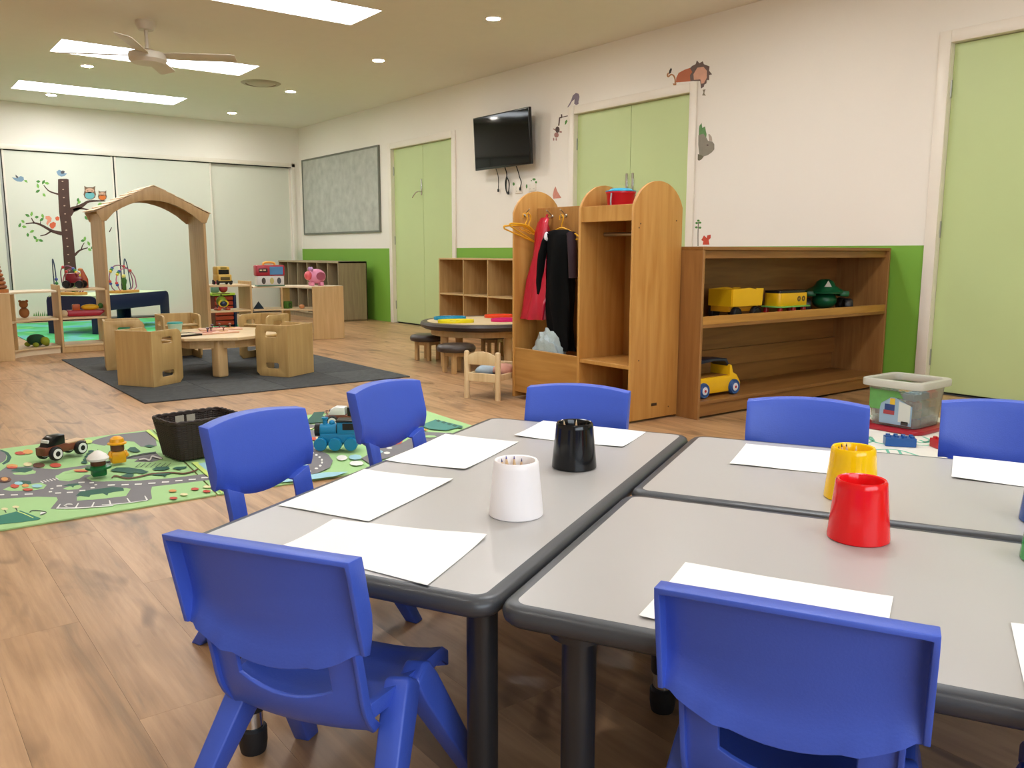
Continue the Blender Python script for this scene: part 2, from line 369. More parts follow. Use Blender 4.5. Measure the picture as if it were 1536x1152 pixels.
for i, (x, y) in enumerate(grid_pts):
    if dl is None:
        dl = thing('downlight', '', 'downlight', (x, y, CZ), group='ceiling downlights')
        G().lathe([(.052, -.001), (.052, -.006), (.064, -.004), (.066, 0), (.052, 0)], 28, cap=False).obj('trim_ring', M_trim, dl)
        G().lathe([(0, -.0035), (.052, -.0035), (.052, -.001), (0, -.001)], 24).obj('lens', M_lamp, dl)
        o = dl
    else: o = dup(dl, (x, y, CZ))
    o['label'] = names.get(i, 'round ceiling downlight out over the play floor and craft tables')
# vent
v = thing('air_vent', 'round white ceiling air vent beside a downlight', 'vent', (3.55, 8.95, CZ))
G().lathe([(.155, 0), (.155, -.012), (.19, -.008), (.205, 0)], 32, cap=False).obj('outer_ring', mat('vent_ring_shade', '#A69C8A', .5), v)  # white vent: the shading of its rings is put into darker colours
G().lathe([(0, -.022), (.10, -.020), (.135, -.010), (.14, -.004), (0, -.004)], 32).obj('diffuser_disc', mat('vent_disc', '#BDB4A2', .5), v)
# fan
M_fan = mat('fan_white', '#CFC4B2', .45, .03)
f = thing('ceiling_fan', 'white four-blade ceiling fan hanging on a short rod', 'fan', (1.94, 7.155, CZ))
G().lathe([(.0, 0), (.075, 0), (.075, -.03), (.055, -.065), (0, -.065)], 24).obj('canopy', M_fan, f)
G().tube([(0, 0, -.05), (0, 0, -.22)], .014, 10).obj('rod', M_fan, f)
G().lathe([(0, -.20), (.04, -.205), (.07, -.22), (.135, -.235), (.14, -.25), (.14, -.285), (.115, -.31), (0, -.315)], 32).obj('motor', M_fan, f)
for k, ang in enumerate((-29, 61, 151, 241)):
    g = G(); M = Matrix.Rotation(R(ang), 4, 'Z') @ Matrix.Translation((0, 0, -.255)) @ Matrix.Rotation(R(-14), 4, 'X')
    g.plate([[(.12, -.045), (.2, -.06), (.62, -.065), (.66, -.055), (.66, .05), (.62, .062), (.2, .055), (.12, .04)]], .006, b=.002, M=M)
    g.obj('blade', M_fan, f)
# pinboard
b_ = thing('pinboard', 'grey felt pinboard with dark frame on the wall', 'pinboard', (XW, 10.58, 1.105))
G().box(-.018, -.001, -1.115, 1.115, .015, 1.035).obj('felt', mat('grey_felt', '#B6B8B0', .95, .3, 9, bump=.3, bscale=120), b_, smooth=0)
G().plate([[(-1.13, 0), (1.13, 0), (1.13, 1.05), (-1.13, 1.05)], [(-1.108, .022), (-1.108, 1.028), (1.108, 1.028), (1.108, .022)]], .026, 'yzx', off=-.026).obj('frame', mat('board_frame', '#6F7268', .5), b_, smooth=0)

# ================================================================== CRAFT TABLES AND BLUE CHAIRS
TA = R(-62.23); TXv = Vector((math.cos(TA), math.sin(TA), 0)); TYv = Vector((-math.sin(TA), math.cos(TA), 0))
def TP(a, b, z=0): return TXv*a + TYv*b + Vector((0, 0, z))
M_lam = mat('grey_laminate', '#B4B2B0', .3, .03, 3, spec=.5)
M_edge = mat('charcoal_edging', '#3A3D42', .38, .05)
M_leg = mat('dark_leg', '#24262A', .35, .05)
M_foot = mat('rubber_black', '#16171A', .6, .05)
TZ = .40
def craft_table(label, a0, a1, b0, b1):
    c = TP((a0+a1)/2, (b0+b1)/2); w, h = (a1-a0)/2, (b1-b0)/2
    t = thing('craft_table', label, 'table', c, TA, 'grey craft tables pushed together')
    G().plate([rrect(-w+.022, w-.022, -h+.022, h-.022, .018)], .024, off=TZ-.024).obj('table_top', M_lam, t, smooth=30)
    bm = G(); prof = [(0, 0), (.012, -.001), (.018, -.005), (.022, -.013), (.020, -.022), (.014, -.028), (0, -.030)]
    out = rrect(-w+.022, w-.022, -h+.022, h-.022, .018, 6); N = len(out)
    nrm = []
    for i in range(N):
        a = Vector(out[i-1]); b = Vector(out[(i+1) % N]); d = (b-a).normalized(); nrm.append(Vector((d.y, -d.x)))
    rg = [[bm.bm.verts.new((out[i][0]+nrm[i].x*r, out[i][1]+nrm[i].y*r, TZ+z)) for r, z in prof] for i in range(N)]
    for i in range(N):
        A, B = rg[i], rg[(i+1) % N]
        for k in range(len(prof)-1): bm.bm.faces.new((A[k], A[k+1], B[k+1], B[k]))
    bm.obj('edge_band', M_edge, t, smooth=60)
    G().box(-w+.03, w-.03, -h+.03, h-.03, TZ-.034, TZ-.0245).obj('underside', M_leg, t, smooth=0)
    for sx in (-1, 1):
        for sy in (-1, 1):
            x, y = sx*(w-(.062 if w < h else .10)), sy*(h-(.10 if w < h else .062))
            lg = G().lathe([(.0225, .078), (.0235, .083), (.0235, TZ-.05), (.04, TZ-.045), (.04, TZ-.034)], 20, (x, y, 0)).obj('leg', M_leg, t)
            G().lathe([(.0185, .04), (.0185, .101)], 20, (x, y, 0)).obj('chrome_sleeve', M_chrome, lg)
            G().lathe([(.021, 0), (.0225, .006), (.0245, .02), (.0245, .043), (.021, .047)], 20, (x, y, 0)).obj('foot', M_foot, lg)
    return t
craft_table('grey craft table with the white and black pencil cups on it', -1.04, -.468, .95, 2.12)
craft_table('grey craft table with the yellow and blue pencil cups on it', -.464, .72, 1.546, 2.125)
craft_table('grey craft table with the red and green pencil cups on it', -.464, .72, .948, 1.542)

M_blue = mat('blue_plastic', '#3F5CC4', .42, .04, 5, spec=.45, bump=.05, bscale=300)
def make_chair():
    t = thing('child_chair', '', 'chair', group='blue plastic chairs around the craft tables')
    xs = [0, .02, .04, .06, .076, .092, .106, .120, .131, .142]; xs = [-v for v in xs[:0:-1]] + xs
    def y_at(z, x):
        if z >= .30: y = -.169+(.49-z)*.24
        else: y = -.1234 + (.30-z)*.20 + max(0, .26-z)**2*6
        return y + .021*(x/.142)**2
    def top_z(x): return .481+.010*(1-(x/.142)**2)
    def low_z(x): return .348-.036*(1-min(1, (x/.125)**2))
    def rail_z(x): return .296-.040*(1-min(1, (x/.11)**2))
    g = G(); rows = []
    for kind, n_, a_, b_ in (('rail', 5, lambda x: .204+.006*(x/.142)**2, rail_z), ('slot', 2, rail_z, low_z), ('ledge', 1, low_z, low_z), ('panel', 8, low_z, top_z)):
        for k in range(n_ if kind != 'panel' else n_+1): rows.append((kind, [(x, a_(x)+(b_(x)-a_(x))*k/n_) for x in xs]))
    V = [[None]*len(xs) for _ in rows]
    need = set()
    quads = []
    for r in range(len(rows)-1):
        kind = rows[r][0]
        for c in range(len(xs)-1):
            xm = abs((xs[c]+xs[c+1])/2)
            if kind != 'panel' and xm > .120: continue
            if kind in ('slot', 'ledge') and xm < .076: continue
            quads.append((r, c))
    for r, c in quads:
        for rr, cc_ in ((r, c), (r, c+1), (r+1, c+1), (r+1, c)):
            if V[rr][cc_] is None:
                x, z = rows[rr][1][cc_]; V[rr][cc_] = g.bm.verts.new((x, y_at(z, x)-(.020*max(0, 1-(z-low_z(x))/.05)**1.6 if rows[rr][0] == 'panel' else 0), z))
        g.bm.faces.new((V[r][c], V[r][c+1], V[r+1][c+1], V[r+1][c]))
    # rim: outer edge turns backwards
    zt = len(rows)-1; bnd = [e for e in g.bm.edges if len(e.link_faces) == 1]
    def outer(v): return abs(v.co.x) > .1195
    topset = {id(v) for v in V[zt] if v}
    cache = {}
    def back(v):
        if v not in cache:
            lip = .020*max(0, 1-(v.co.z-low_z(v.co.x))/.05)**1.6
            d = .028 if id(v) in topset else (max(.007, .028-lip) if abs(v.co.x) > .125 else .012)
            cache[v] = g.bm.verts.new(v.co+Vector((0, -d, .002)))
        return cache[v]
    for e in bnd:
        a_, b_ = e.verts
        zl = low_z(.131)-.002
        if (id(a_) in topset and id(b_) in topset) or (abs(a_.co.x) > .14 and abs(b_.co.x) > .14) or (outer(a_) and outer(b_) and abs(a_.co.x) < .125 and abs(b_.co.x) < .125 and max(a_.co.z, b_.co.z) < .35 and abs(a_.co.z-b_.co.z) > .004):
            g.bm.faces.new((a_, b_, back(b_), back(a_)))
    rim_e = [e for e in g.bm.edges if len(e.link_faces) == 2 and e.calc_face_angle(0) > 1.0 and e.verts[0] not in cache.values() and e.verts[1] not in cache.values()]
    bmesh.ops.recalc_face_normals(g.bm, faces=g.bm.faces[:])
    bmesh.ops.bevel(g.bm, geom=rim_e, offset=.008, segments=3, affect='EDGES', profile=.5, clamp_overlap=True)
    o = g.obj('backrest', M_blue, t)
    m = o.modifiers.new('s', 'SOLIDIFY'); m.thickness = .007; m.offset = 0; m.use_even_offset = True
    m = o.modifiers.new('b', 'BEVEL'); m.width = .0028; m.segments = 2; m.limit_method = 'ANGLE'; m.angle_limit = R(50)
    bake(o)
    # seat
    g = G()
    def S(i, j):
        u = i*2-1; y = -.085+.215*j; w = .118+.014*math.sin(min(1, j*1.2)*math.pi/2)
        z = .240 + .010*u**4 - .010*(1-u*u)*math.sin(j*math.pi) - (.018*max(0, (j-.86)/.14)**2)
        return Vector((u*w, y, z))
    V = g.grid(S, 12, 10)
    # skirt
    bd = [V[i][10] for i in range(13)]; sd = [[V[0][j] for j in range(11)], [V[12][j] for j in range(11)]]
    for line in [bd]+sd:
        q = [g.bm.verts.new(v.co+Vector((0, 0, -.024))) for v in line]
        for k in range(len(line)-1): g.bm.faces.new((line[k], line[k+1], q[k+1], q[k]))
    bmesh.ops.remove_doubles(g.bm, verts=g.bm.verts[:], dist=1e-5)
    o = g.obj('seat', M_blue, t); m = o.modifiers.new('s', 'SOLIDIFY'); m.thickness = .006; m.offset = -1
    m = o.modifiers.new('b', 'BEVEL'); m.width = .005; m.segments = 2; m.limit_method = 'ANGLE'; m.angle_limit = R(45); bake(o)
    # legs: two inverted V frames
    for s in (-1, 1):
        for fr in (-1, 1):
            A = Vector((s*.122, .012+fr*.016, .244)); B = Vector((s*.168, (.162 if fr > 0 else -.178), .0))
            d = (B-A).normalized(); side = Vector((1, 0, 0)); side = (side-d*side.dot(d)).normalized(); fw = d.cross(side)
            g = G(); pr = None
            for k, (f_, a_, b_) in enumerate(((-.02, .016, .013), (.0, .020, .021), (.12, .0195, .024), (1.0, .015, .019))):
                c = A.lerp(B, f_) if f_ < 1 else B
                ring = [g.bm.verts.new(c+side*sx*a_+fw*sy*b_) for sx, sy in ((-1, -1), (1, -1), (1, 1), (-1, 1))]
                if f_ == 1.0:
                    for v in ring: v.co.z = .0
                if pr:
                    for q in range(4): g.bm.faces.new((pr[q], pr[(q+1) % 4], ring[(q+1) % 4], ring[q]))
                else: g.bm.faces.new(ring)
                pr = ring
            g.bm.faces.new(pr[::-1]); o = g.obj('leg', M_blue, t); m = o.modifiers.new('b', 'BEVEL'); m.width = .005; m.segments = 2; bake(o)
    return t
chair0 = make_chair(); used = False
def put_chair(bt, rot, label):
    """bt = point under the middle of the backrest's top edge"""
    global used
    f = Vector((-math.sin(rot), math.cos(rot), 0)); p = bt + f*.169; p.z = 0
    if not used: used = True; o = chair0; o.location = p; o.rotation_euler = (0, 0, rot); o['label'] = label
    else: o = dup(chair0, p, rot, label)
    return o
put_chair(TP(-.735, .805), R(-58.8), 'blue chair with its back to us at the end of the white cup table')
put_chair(TP(-.088, .895), R(-62.4), 'blue chair pushed against the table with the red cup')
put_chair(TP(-1.345, 1.49), R(-158.5), 'blue chair at the play-mat side of the table, next to the wicker basket')
put_chair(TP(-1.325, 2.0), R(-158.0), 'blue chair at the play-mat side of the table, in front of the toy train')
put_chair(TP(-.80, 2.19), R(122), 'blue chair at the short end of the table, in front of the dress-up cabinet')
put_chair(TP(-.20, 2.225), R(122), 'blue chair in front of the long toy shelf, beside the brick tub')
put_chair(fl(1416, 600, .488) + Vector((math.cos(R(-63)), math.sin(R(-63)), 0))*.14 , R(117), 'blue chair in front of the wide green door, beside the brick tub')
put_chair(TP(.305, .893), R(-62.8), 'blue chair pushed under the table beside the chair at the red cup')

# ------------------------------------------------------------------ paper
M_paper = mat('white_paper', '#F4F4F2', .7, .01)
def sheet(A, B, C, D, label, curl=.003):
    """A far left, B far right, C near right, D near left, on the table top"""
    c = (A+B+C+D)/4; c.z = TZ
    g = G(); ph = random.random()*6
    def P(i, j):
        p = (A*(1-i)+B*i)*(1-j)+(D*(1-i)+C*i)*j - c
        z = .0012 + curl*(.5+.5*math.sin(ph+i*5+j*2.2))*((2*i-1)**2*(2*j-1)**2) + .0006*math.sin(i*6+ph)*math.sin(j*4)+.0006
        return Vector((p.x, p.y, z))
    g.grid(P, 10, 10); o = g.obj('paper_sheet', M_paper, None, c)
    m = o.modifiers.new('s', 'SOLIDIFY'); m.thickness = .0004; m.offset = 0; bake(o)
    return tag(o, label, 'paper', 'blank sheets on the craft tables')
def sq(*p): return [fl(x, y, TZ) for x, y in p]
sheet(*sq((500, 780), (731, 806), (641, 880), (425, 822)), 'white sheet in front of the white cup, by the chair at the table end', .006)
sheet(*sq((547, 706), (680, 721), (553, 784), (417, 759)), 'white sheet beside the white cup, at the chair next to the basket')
sheet(*sq((668, 653), (778, 664), (698, 706), (578, 692)), 'white sheet by the table edge, at the chair in front of the toy train')
sheet(*sq((815, 632), (969, 649), (934, 672), (771, 655)), 'white sheet tucked behind the black cup')
A, D = fl(1119, 667, TZ), fl(1094, 697, TZ); dv = TXv*.283 + TYv*.01
sheet(A, A+dv, D+dv, D, 'white sheet tucked behind the yellow cup')
A, D = fl(1430, 685, TZ), fl(1427, 718, TZ); dv = (fl(1530, 730, TZ)-D).normalized()*.283; up = (A-D)
sheet(A, A+dv, D+dv, D, 'white sheet next to the dark blue cup, at the chair by the wide door')
A, B, D = fl(1028, 847, TZ), fl(1340, 897, TZ), fl(958, 927, TZ)
sheet(A, B, B+D-A, D, 'white sheet in front of the red cup, behind the backrest of the chair')
A, D = fl(1516, 936, TZ), fl(1541, 1052, TZ); dv = TXv*.2+TYv*.02
sheet(A, A+dv, D+dv, D, 'white sheet beside the green cup at the frame edge of the table', .002)

# ------------------------------------------------------------------ pencil cups and pencils
PN = {'#4A2A7A': 'purple', '#3A2A8A': 'violet blue', '#2A2A60': 'navy', '#6A3020': 'brown', '#3B2360': 'dark purple', '#8A2A50': 'plum', '#4A2020': 'maroon', '#207040': 'green', '#E8D9B8': 'cream', '#E0CDA8': 'pale wood', '#B89A70': 'tan', '#D8D0D8': 'pale lilac', '#503060': 'dark violet', '#2A2030': 'black', '#302040': 'dark violet', '#3A2A20': 'dark brown', '#E8D8A0': 'pale yellow', '#20242A': 'charcoal'}
def cup(px, py, hexc, name, label, pencils):
    p = fl(px, py, TZ); d = Vector((p.x, p.y, 0)).normalized(); c = p + d*.048; c.z = TZ
    t = thing('pencil_cup', label, 'cup', c, 0, 'pencil cups on the craft tables')
    m = mat('cup_'+name, hexc, .14 if name != 'white' else .3, .02, spec=.35)
    G().lathe([(.0, .0), (.046, 0), (.0485, .002), (.0485, .006), (.0405, .088), (.0398, .096), (.0375, .0995), (.034, .0985), (.0325, .094), (.031, .06), (.030, .012), (.0, .012)], 40).obj('cup_body', m, t, smooth=35)
    for k, (ang, hx, hz) in enumerate(pencils):
        a = R(ang); lean = .010; x, y = math.cos(a)*.021, math.sin(a)*.021
        top = Vector((math.cos(a)*.0265, math.sin(a)*.0265, hz)); bot = Vector((x*.6, y*.6, .0125))
        pt = thing('colour_pencil', PN[hx]+' pencil standing in the %s cup' % name, 'pencil', c, 0, 'pencils in the %s cup' % name)
        u = (top-bot).normalized()
        G().tube([bot, top-u*.018], .0036, 6).obj('shaft', mat('pencil_'+hx, hx, .35, .03), pt)
        G().tube([top-u*.018, top-u*.006], [.0036, .0016], 6).obj('sharpened_wood', mat('pencil_wood', '#D9B78C', .6, .05), pt)
        G().tube([top-u*.006, top], [.0016, .0003], 6).obj('lead', mat('lead_'+hx, hx, .4, .03), pt)
cup(774, 784, '#F8F4F4', 'white', 'white pencil cup with colour pencils', [(60, '#4A2A7A', .1), (95, '#3A2A8A', .102), (130, '#2A2A60', .1), (160, '#6A3020', .094), (30, '#3B2360', .096), (-10, '#8A2A50', .090), (-40, '#4A2020', .094), (200, '#207040', .088)])
cup(861, 709, '#101113', 'black', 'glossy black pencil cup', [(40, '#E8D9B8', .1), (110, '#E0CDA8', .1), (170, '#B89A70', .092)])
cup(1286, 821, '#E8181C', 'red', 'glossy red pencil cup', [(120, '#D8D0D8', .092), (140, '#503060', .086)])
cup(1275, 757, '#FFCC0E', 'yellow', 'bright yellow pencil cup', [(60, '#2A2030', .1), (85, '#302040', .1), (120, '#3A2A20', .098), (20, '#E8D8A0', .096), (150, '#20242A', .096)])
cup(1575, 795, '#1F4F9C', 'blue', 'dark blue pencil cup cut by the frame edge', [])
cup(1583, 858, '#2E9A4C', 'green', 'green pencil cup cut by the frame edge', [])

# ================================================================== DRESS-UP CABINET AND ITS CONTENTS
M_oak = wood('oak_laminate', '#B47E3C', '#C69450', 'z')
M_oak2 = wood('oak_laminate_dark', '#9C6D38', '#B07F45', 'z')
M_steel = mat('hook_steel', '#B9B3A6', .3, .05, metal=.9)
CX0, CX1, CY0, CY1 = 3.035, 3.385, 2.97, 3.945
cb = thing('dress_up_cabinet', 'tall oak dress-up cabinet with three arched panels, hooks and a bin', 'cabinet', ((CX0+CX1)/2, (CY0+CY1)/2, 0))
hx, hy = (CX1-CX0)/2, (CY1-CY0)/2
def arch(z0, zs, zt, w, n=14):
    r = (w*w+(zt-zs)**2)/(2*(zt-zs)); cz = zt-r; a0 = math.asin(w/r) if zt-zs < w else math.pi-math.asin(w/r)
    return [(-w, z0), (w, z0)] + [(r*math.sin(a0-2*a0*k/n), cz+r*math.cos(a0-2*a0*k/n)) for k in range(n+1)]
for nm, y0 in (('side_panel', -hy), ('divider', 3.36-3.46), ('side_panel', hy-.018)):
    p_ = G().plate([arch(.012, 1.085, 1.212, hx)], .018, 'xzy', b=.0015, off=y0).obj(nm, M_oak, cb, smooth=30)
    if y0 == -hy:
        for sx, sz in ((-.13, 1.0), (.13, 1.02), (-.12, .32), (.11, .06), (-.14, .98)): G().lathe([(0, -.0015), (.004, -.0015), (.004, .001)], 10, (sx, y0, sz), Matrix.Rotation(R(90), 3, 'X')).obj('screw_cap', mat('screw', '#5A3F20', .5), p_)
        G().box(-.02, .02, y0-.0015, y0, .075, .09).obj('maker_plate', mat('plate_dark', '#3A2818', .4), p_, smooth=0)
ym = 3.36-3.46
G().box(-.005, .013, ym+.018, hy-.018, .30, 1.115, .0015, 1).obj('hook_board', M_oak2, cb, smooth=0)
G().box(hx-.020, hx-.002, ym+.018, hy-.018, .05, .34, .0015, 1).obj('bin_back', M_oak2, cb, smooth=0)
G().box(-hx+.004, -hx+.020, ym+.018, hy-.018, .045, .305, .0015, 1).obj('bin_front', wood('oak_h', '#A67436', '#BC8B48', 'y'), cb, smooth=0)
G().box(-hx+.02, hx-.02, ym+.018, hy-.018, .045, .06, 0).obj('bin_floor', M_oak2, cb, smooth=0)
G().box(-hx+.003, hx, -hy+.018, ym, .275, .295, .0015, 1).obj('shelf', M_oak, cb, smooth=0)
G().box(-hx+.003, hx, -hy+.018, ym, .045, .063, .0015, 1).obj('bottom_shelf', M_oak2, cb, smooth=0)
G().box(-hx+.003, -hx+.019, -hy+.018, ym, 1.015, 1.095, .0015, 1).obj('top_rail', M_oak, cb, smooth=0)
G().box(-hx+.019, hx-.018, -hy+.018, ym, 1.055, 1.071, 0).obj('top_shelf', M_oak2, cb, smooth=0)
G().box(hx-.018, hx-.002, -hy+.018, ym, .063, 1.095, 0).obj('back_panel', M_oak2, cb, smooth=0)
G().tube([(0, -hy+.018, .955), (0, ym, .955)], .011, 10).obj('hanging_rail', M_steel, cb)
for x, y in ((-hx+.05, -hy+.06), (hx-.05, -hy+.06), (-hx+.05, hy-.12), (hx-.05, hy-.12)):
    G().lathe([(0, -.010), (.019, -.010), (.021, 0), (.019, .010), (0, .010)], 14, (x, y, .021), Matrix.Rotation(R(90), 3, 'X')).obj('castor', M_foot, cb)
def hook(pos, d):
    g = G(); p = Vector(pos); d = Vector(d)
    g.ball(p, .009, 8, 6); g.tube(bez([p, p+d*.028+Vector((0, 0, -.012)), p+d*.04+Vector((0, 0, -.004)), p+d*.042+Vector((0, 0, .012))], 4), .0032, 6)
    g.tube(bez([p, p+d*.03+Vector((0, 0, .022)), p+d*.045+Vector((0, 0, .032))], 4), .0032, 6)
    return g.obj('hook', M_steel, cb)
hook((-.10, hy-.019, 1.075), (0, -1, 0)); hook((-.006, .33, 1.065), (-1, 0, 0)); hook((-.006, .21, 1.065), (-1, 0, 0)); hook((-.006, .03, 1.065), (-1, 0, 0))
C0 = Vector(cb.location)
# yellow clothes hangers
M_yel = mat('yellow_plastic_hanger', '#E0A41E', .35, .03)
def hanger(top, ax, label, tilt=0):
    """top = hook end resting on the cabinet hook, ax = direction of the shoulders"""
    t = thing('clothes_hanger', label, 'hanger', top, 0, 'yellow plastic clothes hangers')
    a = Vector(ax).normalized(); dn = Vector((0, 0, -1)); s = Vector((a.x, a.y, 0))
    P = lambda u, v: s*u + Vector((0, 0, v+u*tilt))
    G().tube(bez([P(.022, -.018), P(.02, .003), P(0, .010), P(-.014, 0), P(-.010, -.025), P(0, -.045), P(0, -.065)], 5), .0035, 8).obj('hook', M_yel, t)
    sh = [P(-.165, -.128), P(-.17, -.118), P(-.155, -.108), P(-.06, -.075), P(0, -.062), P(.06, -.075), P(.155, -.108), P(.17, -.118), P(.165, -.128)]
    G().tube(bez(sh, 4), .005, 8).obj('shoulder_bar', M_yel, t)
    G().tube([P(-.165, -.128), P(.165, -.128)], .0042, 8).obj('trouser_bar', M_yel, t)
    G().tube(bez([P(-.05, -.082), P(-.035, -.092), P(0, -.088), P(.035, -.092), P(.05, -.082)], 4), .003, 6).obj('loop', M_yel, t)
hanger(C0+Vector((-.137, hy-.075, 1.068)), (-1, -.10, 0), 'yellow clothes hanger hanging on the arched side panel of the cabinet', .30)
hanger(C0+Vector((-.128, hy-.095, 1.068)), (-1, -.22, 0), 'second yellow clothes hanger, empty, hanging in front of the first one', .38)
hanger(C0+Vector((-.047, .20, 1.058)), (.1, 1, 0), 'yellow clothes hanger inside the black costume')
# garments: draped shells
def cloth(name, mt, lab, cat, rings, n=28, ripple=.006, k=7):
    """rings: (z, cx, cy, rx, ry) in cabinet space"""
    g = G(); out = []
    for q, (z, cx, cy, rx, ry) in enumerate(rings):
        row = []
        for i in range(n):
            a = 2*math.pi*i/n; w = 1+ (ripple*q/len(rings)/max(rx, .01))*math.sin(k*a+q*.35)+(ripple*.5/max(rx, .01))*math.sin(3*a+1.3*q)
            row.append(g.bm.verts.new((cx+rx*w*math.cos(a), cy+ry*w*math.sin(a), z)))
        out.append(row)
    for A, B in zip(out, out[1:]):
        for i in range(n): g.bm.faces.new((A[i], A[(i+1) % n], B[(i+1) % n], B[i]))
    g.bm.faces.new(out[0]); g.bm.faces.new(out[-1][::-1])
    o = g.obj(name, mt, None, C0, smooth=70); return tag(o, lab, cat)
M_red = mat('red_satin', '#B4122E', .3, .12, 20, spec=.6)
M_blk = mat('black_velvet', '#050506', .9, .2, 30, spec=.15)
rd = thing('red_dress', 'red satin dress-up dress hanging on a cabinet hook', 'dress', C0)
cl = cloth('dress_body', M_red, None, None, [(1.055, -.055, .335, .018, .022), (1.03, -.06, .34, .022, .034), (.97, -.065, .345, .03, .05), (.88, -.07, .35, .034, .055), (.78, -.075, .36, .038, .058), (.70, -.08, .37, .045, .07), (.60, -.085, .375, .052, .085), (.52, -.09, .38, .058, .098), (.475, -.09, .385, .06, .105)], ripple=.014)
cl.parent = rd; cl.location = (0, 0, 0)
st = G().tube(bez([(-.045, .33, 1.075), (-.052, .335, 1.04), (-.062, .34, .99)], 4), .007, 8).obj('strap', M_red, rd)
bd = thing('black_costume', 'black velvet costume hanging from a yellow hanger', 'costume', C0)
cl = cloth('costume_body', M_blk, None, None, [(.985, -.06, .20, .014, .045), (.975, -.06, .20, .026, .09), (.95, -.062, .20, .034, .112), (.85, -.066, .195, .038, .10), (.72, -.07, .19, .04, .10), (.60, -.07, .185, .042, .10), (.46, -.07, .17, .042, .085), (.34, -.07, .15, .04, .075), (.31, -.07, .145, .038, .07)], ripple=.012, k=6)
cl.parent = bd; cl.location = (0, 0, 0)
G().tube(bez([(-.065, .29, .965), (-.085, .315, .88), (-.09, .335, .72), (-.09, .345, .56), (-.09, .345, .50)], 5), [.032]*6+[.036]*10+[.04]*5, 14, flat=.7).obj('sleeve', M_blk, bd)
G().tube(bez([(-.065, .10, .965), (-.08, .07, .86), (-.08, .06, .72)], 5), .026, 12).obj('sleeve', mat('dark_purple_trim', '#2A1220', .8, .1), bd)
G().ball((-.085, .285, .945), (.018, .014, .03), 12, 8).obj('white_collar_tip', mat('white_cloth', '#D9D6DE', .8, .05), bd)
# plastic bag in the bin
g = G(); bmesh.ops.create_icosphere(g.bm, subdivisions=4, radius=1)
for v in g.bm.verts:
    n_ = v.co.copy(); k = 1+.09*math.sin(9*n_.x+4*n_.z)+.07*math.sin(13*n_.y-6*n_.z)+.05*math.sin(21*n_.z+5*n_.x)
    v.co = Vector((n_.x*.055*k, n_.y*.125*k, n_.z*.155*k))
o = g.obj('plastic_bag', mat('bag_plastic', '#B4C2C4', .25, .12, 25, bump=.4, bscale=50, trans=.15), None, C0+Vector((-.10, .235, .262))); tag(o, 'crumpled pale plastic bag stuffed into the cabinet bin', 'bag')
# bucket on top
bk = thing('toy_bucket', 'red toy bucket with a light blue lid on the cabinet', 'bucket', C0+Vector((-.02, -.235, 1.071)), R(10))
G().lathe([(0, 0), (.062, 0), (.066, .01), (.075, .088), (.079, .092), (.079, .099), (.073, .099), (.064, .012), (0, .012)], 30).obj('pail', mat('bucket_red', '#C8122A', .3, .05), bk)
G().lathe([(.0, .118), (.05, .116), (.066, .106), (.080, .1045), (.080, .1), (0, .0995)], 30).obj('lid', mat('bucket_blue', '#2FA6CC', .3, .05), bk)
G().tube(bez([(-.083, 0, .09), (-.088, 0, .05), (-.084, .0, .015)], 4), .004, 8).obj('handle', mat('bucket_handle', '#9AA0A6', .4), bk)

# ================================================================== LONG TOY SHELF
M_sh = wood('shelf_oak', '#84592F', '#996A38', 'x'); M_shv = wood('shelf_oak_v', '#8E6236', '#A57845', 'z')
SX0, SX1, SY0, SY1, SH = 3.389, 5.195, 2.83, 3.20, .89
sh = thing('toy_shelf', 'long low oak toy shelf with two open levels against the wall', 'shelf', ((SX0+SX1)/2, (SY0+SY1)/2, 0))
w, d = (SX1-SX0)/2, (SY1-SY0)/2
G().box(-w, -w+.018, -d, d, .0, SH-.018, .0015, 1).obj('side_panel', M_shv, sh, smooth=0)
G().box(w-.018, w, -d, d, .0, SH-.018, .0015, 1).obj('side_panel', M_shv, sh, smooth=0)
G().box(-w, w, -d, d, SH-.018, SH, .0015, 1).obj('top_panel', M_sh, sh, smooth=0)
G().box(-w+.018, w-.018, d-.012, d, .03, SH-.018, 0).obj('back_panel', M_sh, sh, smooth=0)
G().box(-w+.018, w-.018, -d+.02, -d+.036, SH-.06, SH-.018, .0015, 1).obj('top_rail', M_sh, sh, smooth=0)
G().box(-w+.018, w-.018, -d+.002, d-.012, .475, .492, .0015, 1).obj('middle_shelf', M_sh, sh, smooth=0)
G().box(-w+.018, w-.018, -d+.004, -d+.018, .492, .535, .0015, 1).obj('retaining_lip', wood('shelf_lip', '#A87434', '#BE8B46', 'x'), sh, smooth=0)
G().box(-w+.018, w-.018, -d+.002, d-.012, .075, .093, .0015, 1).obj('bottom_shelf', M_sh, sh, smooth=0)
G().box(-w+.018, w-.018, -d+.01, -d+.026, .012, .075, .0015, 1).obj('plinth', M_sh, sh, smooth=0)
G().box(-w+.018, w-.018, d-.028, d-.012, .20, .30, 0).obj('back_rail', M_sh, sh, smooth=0)
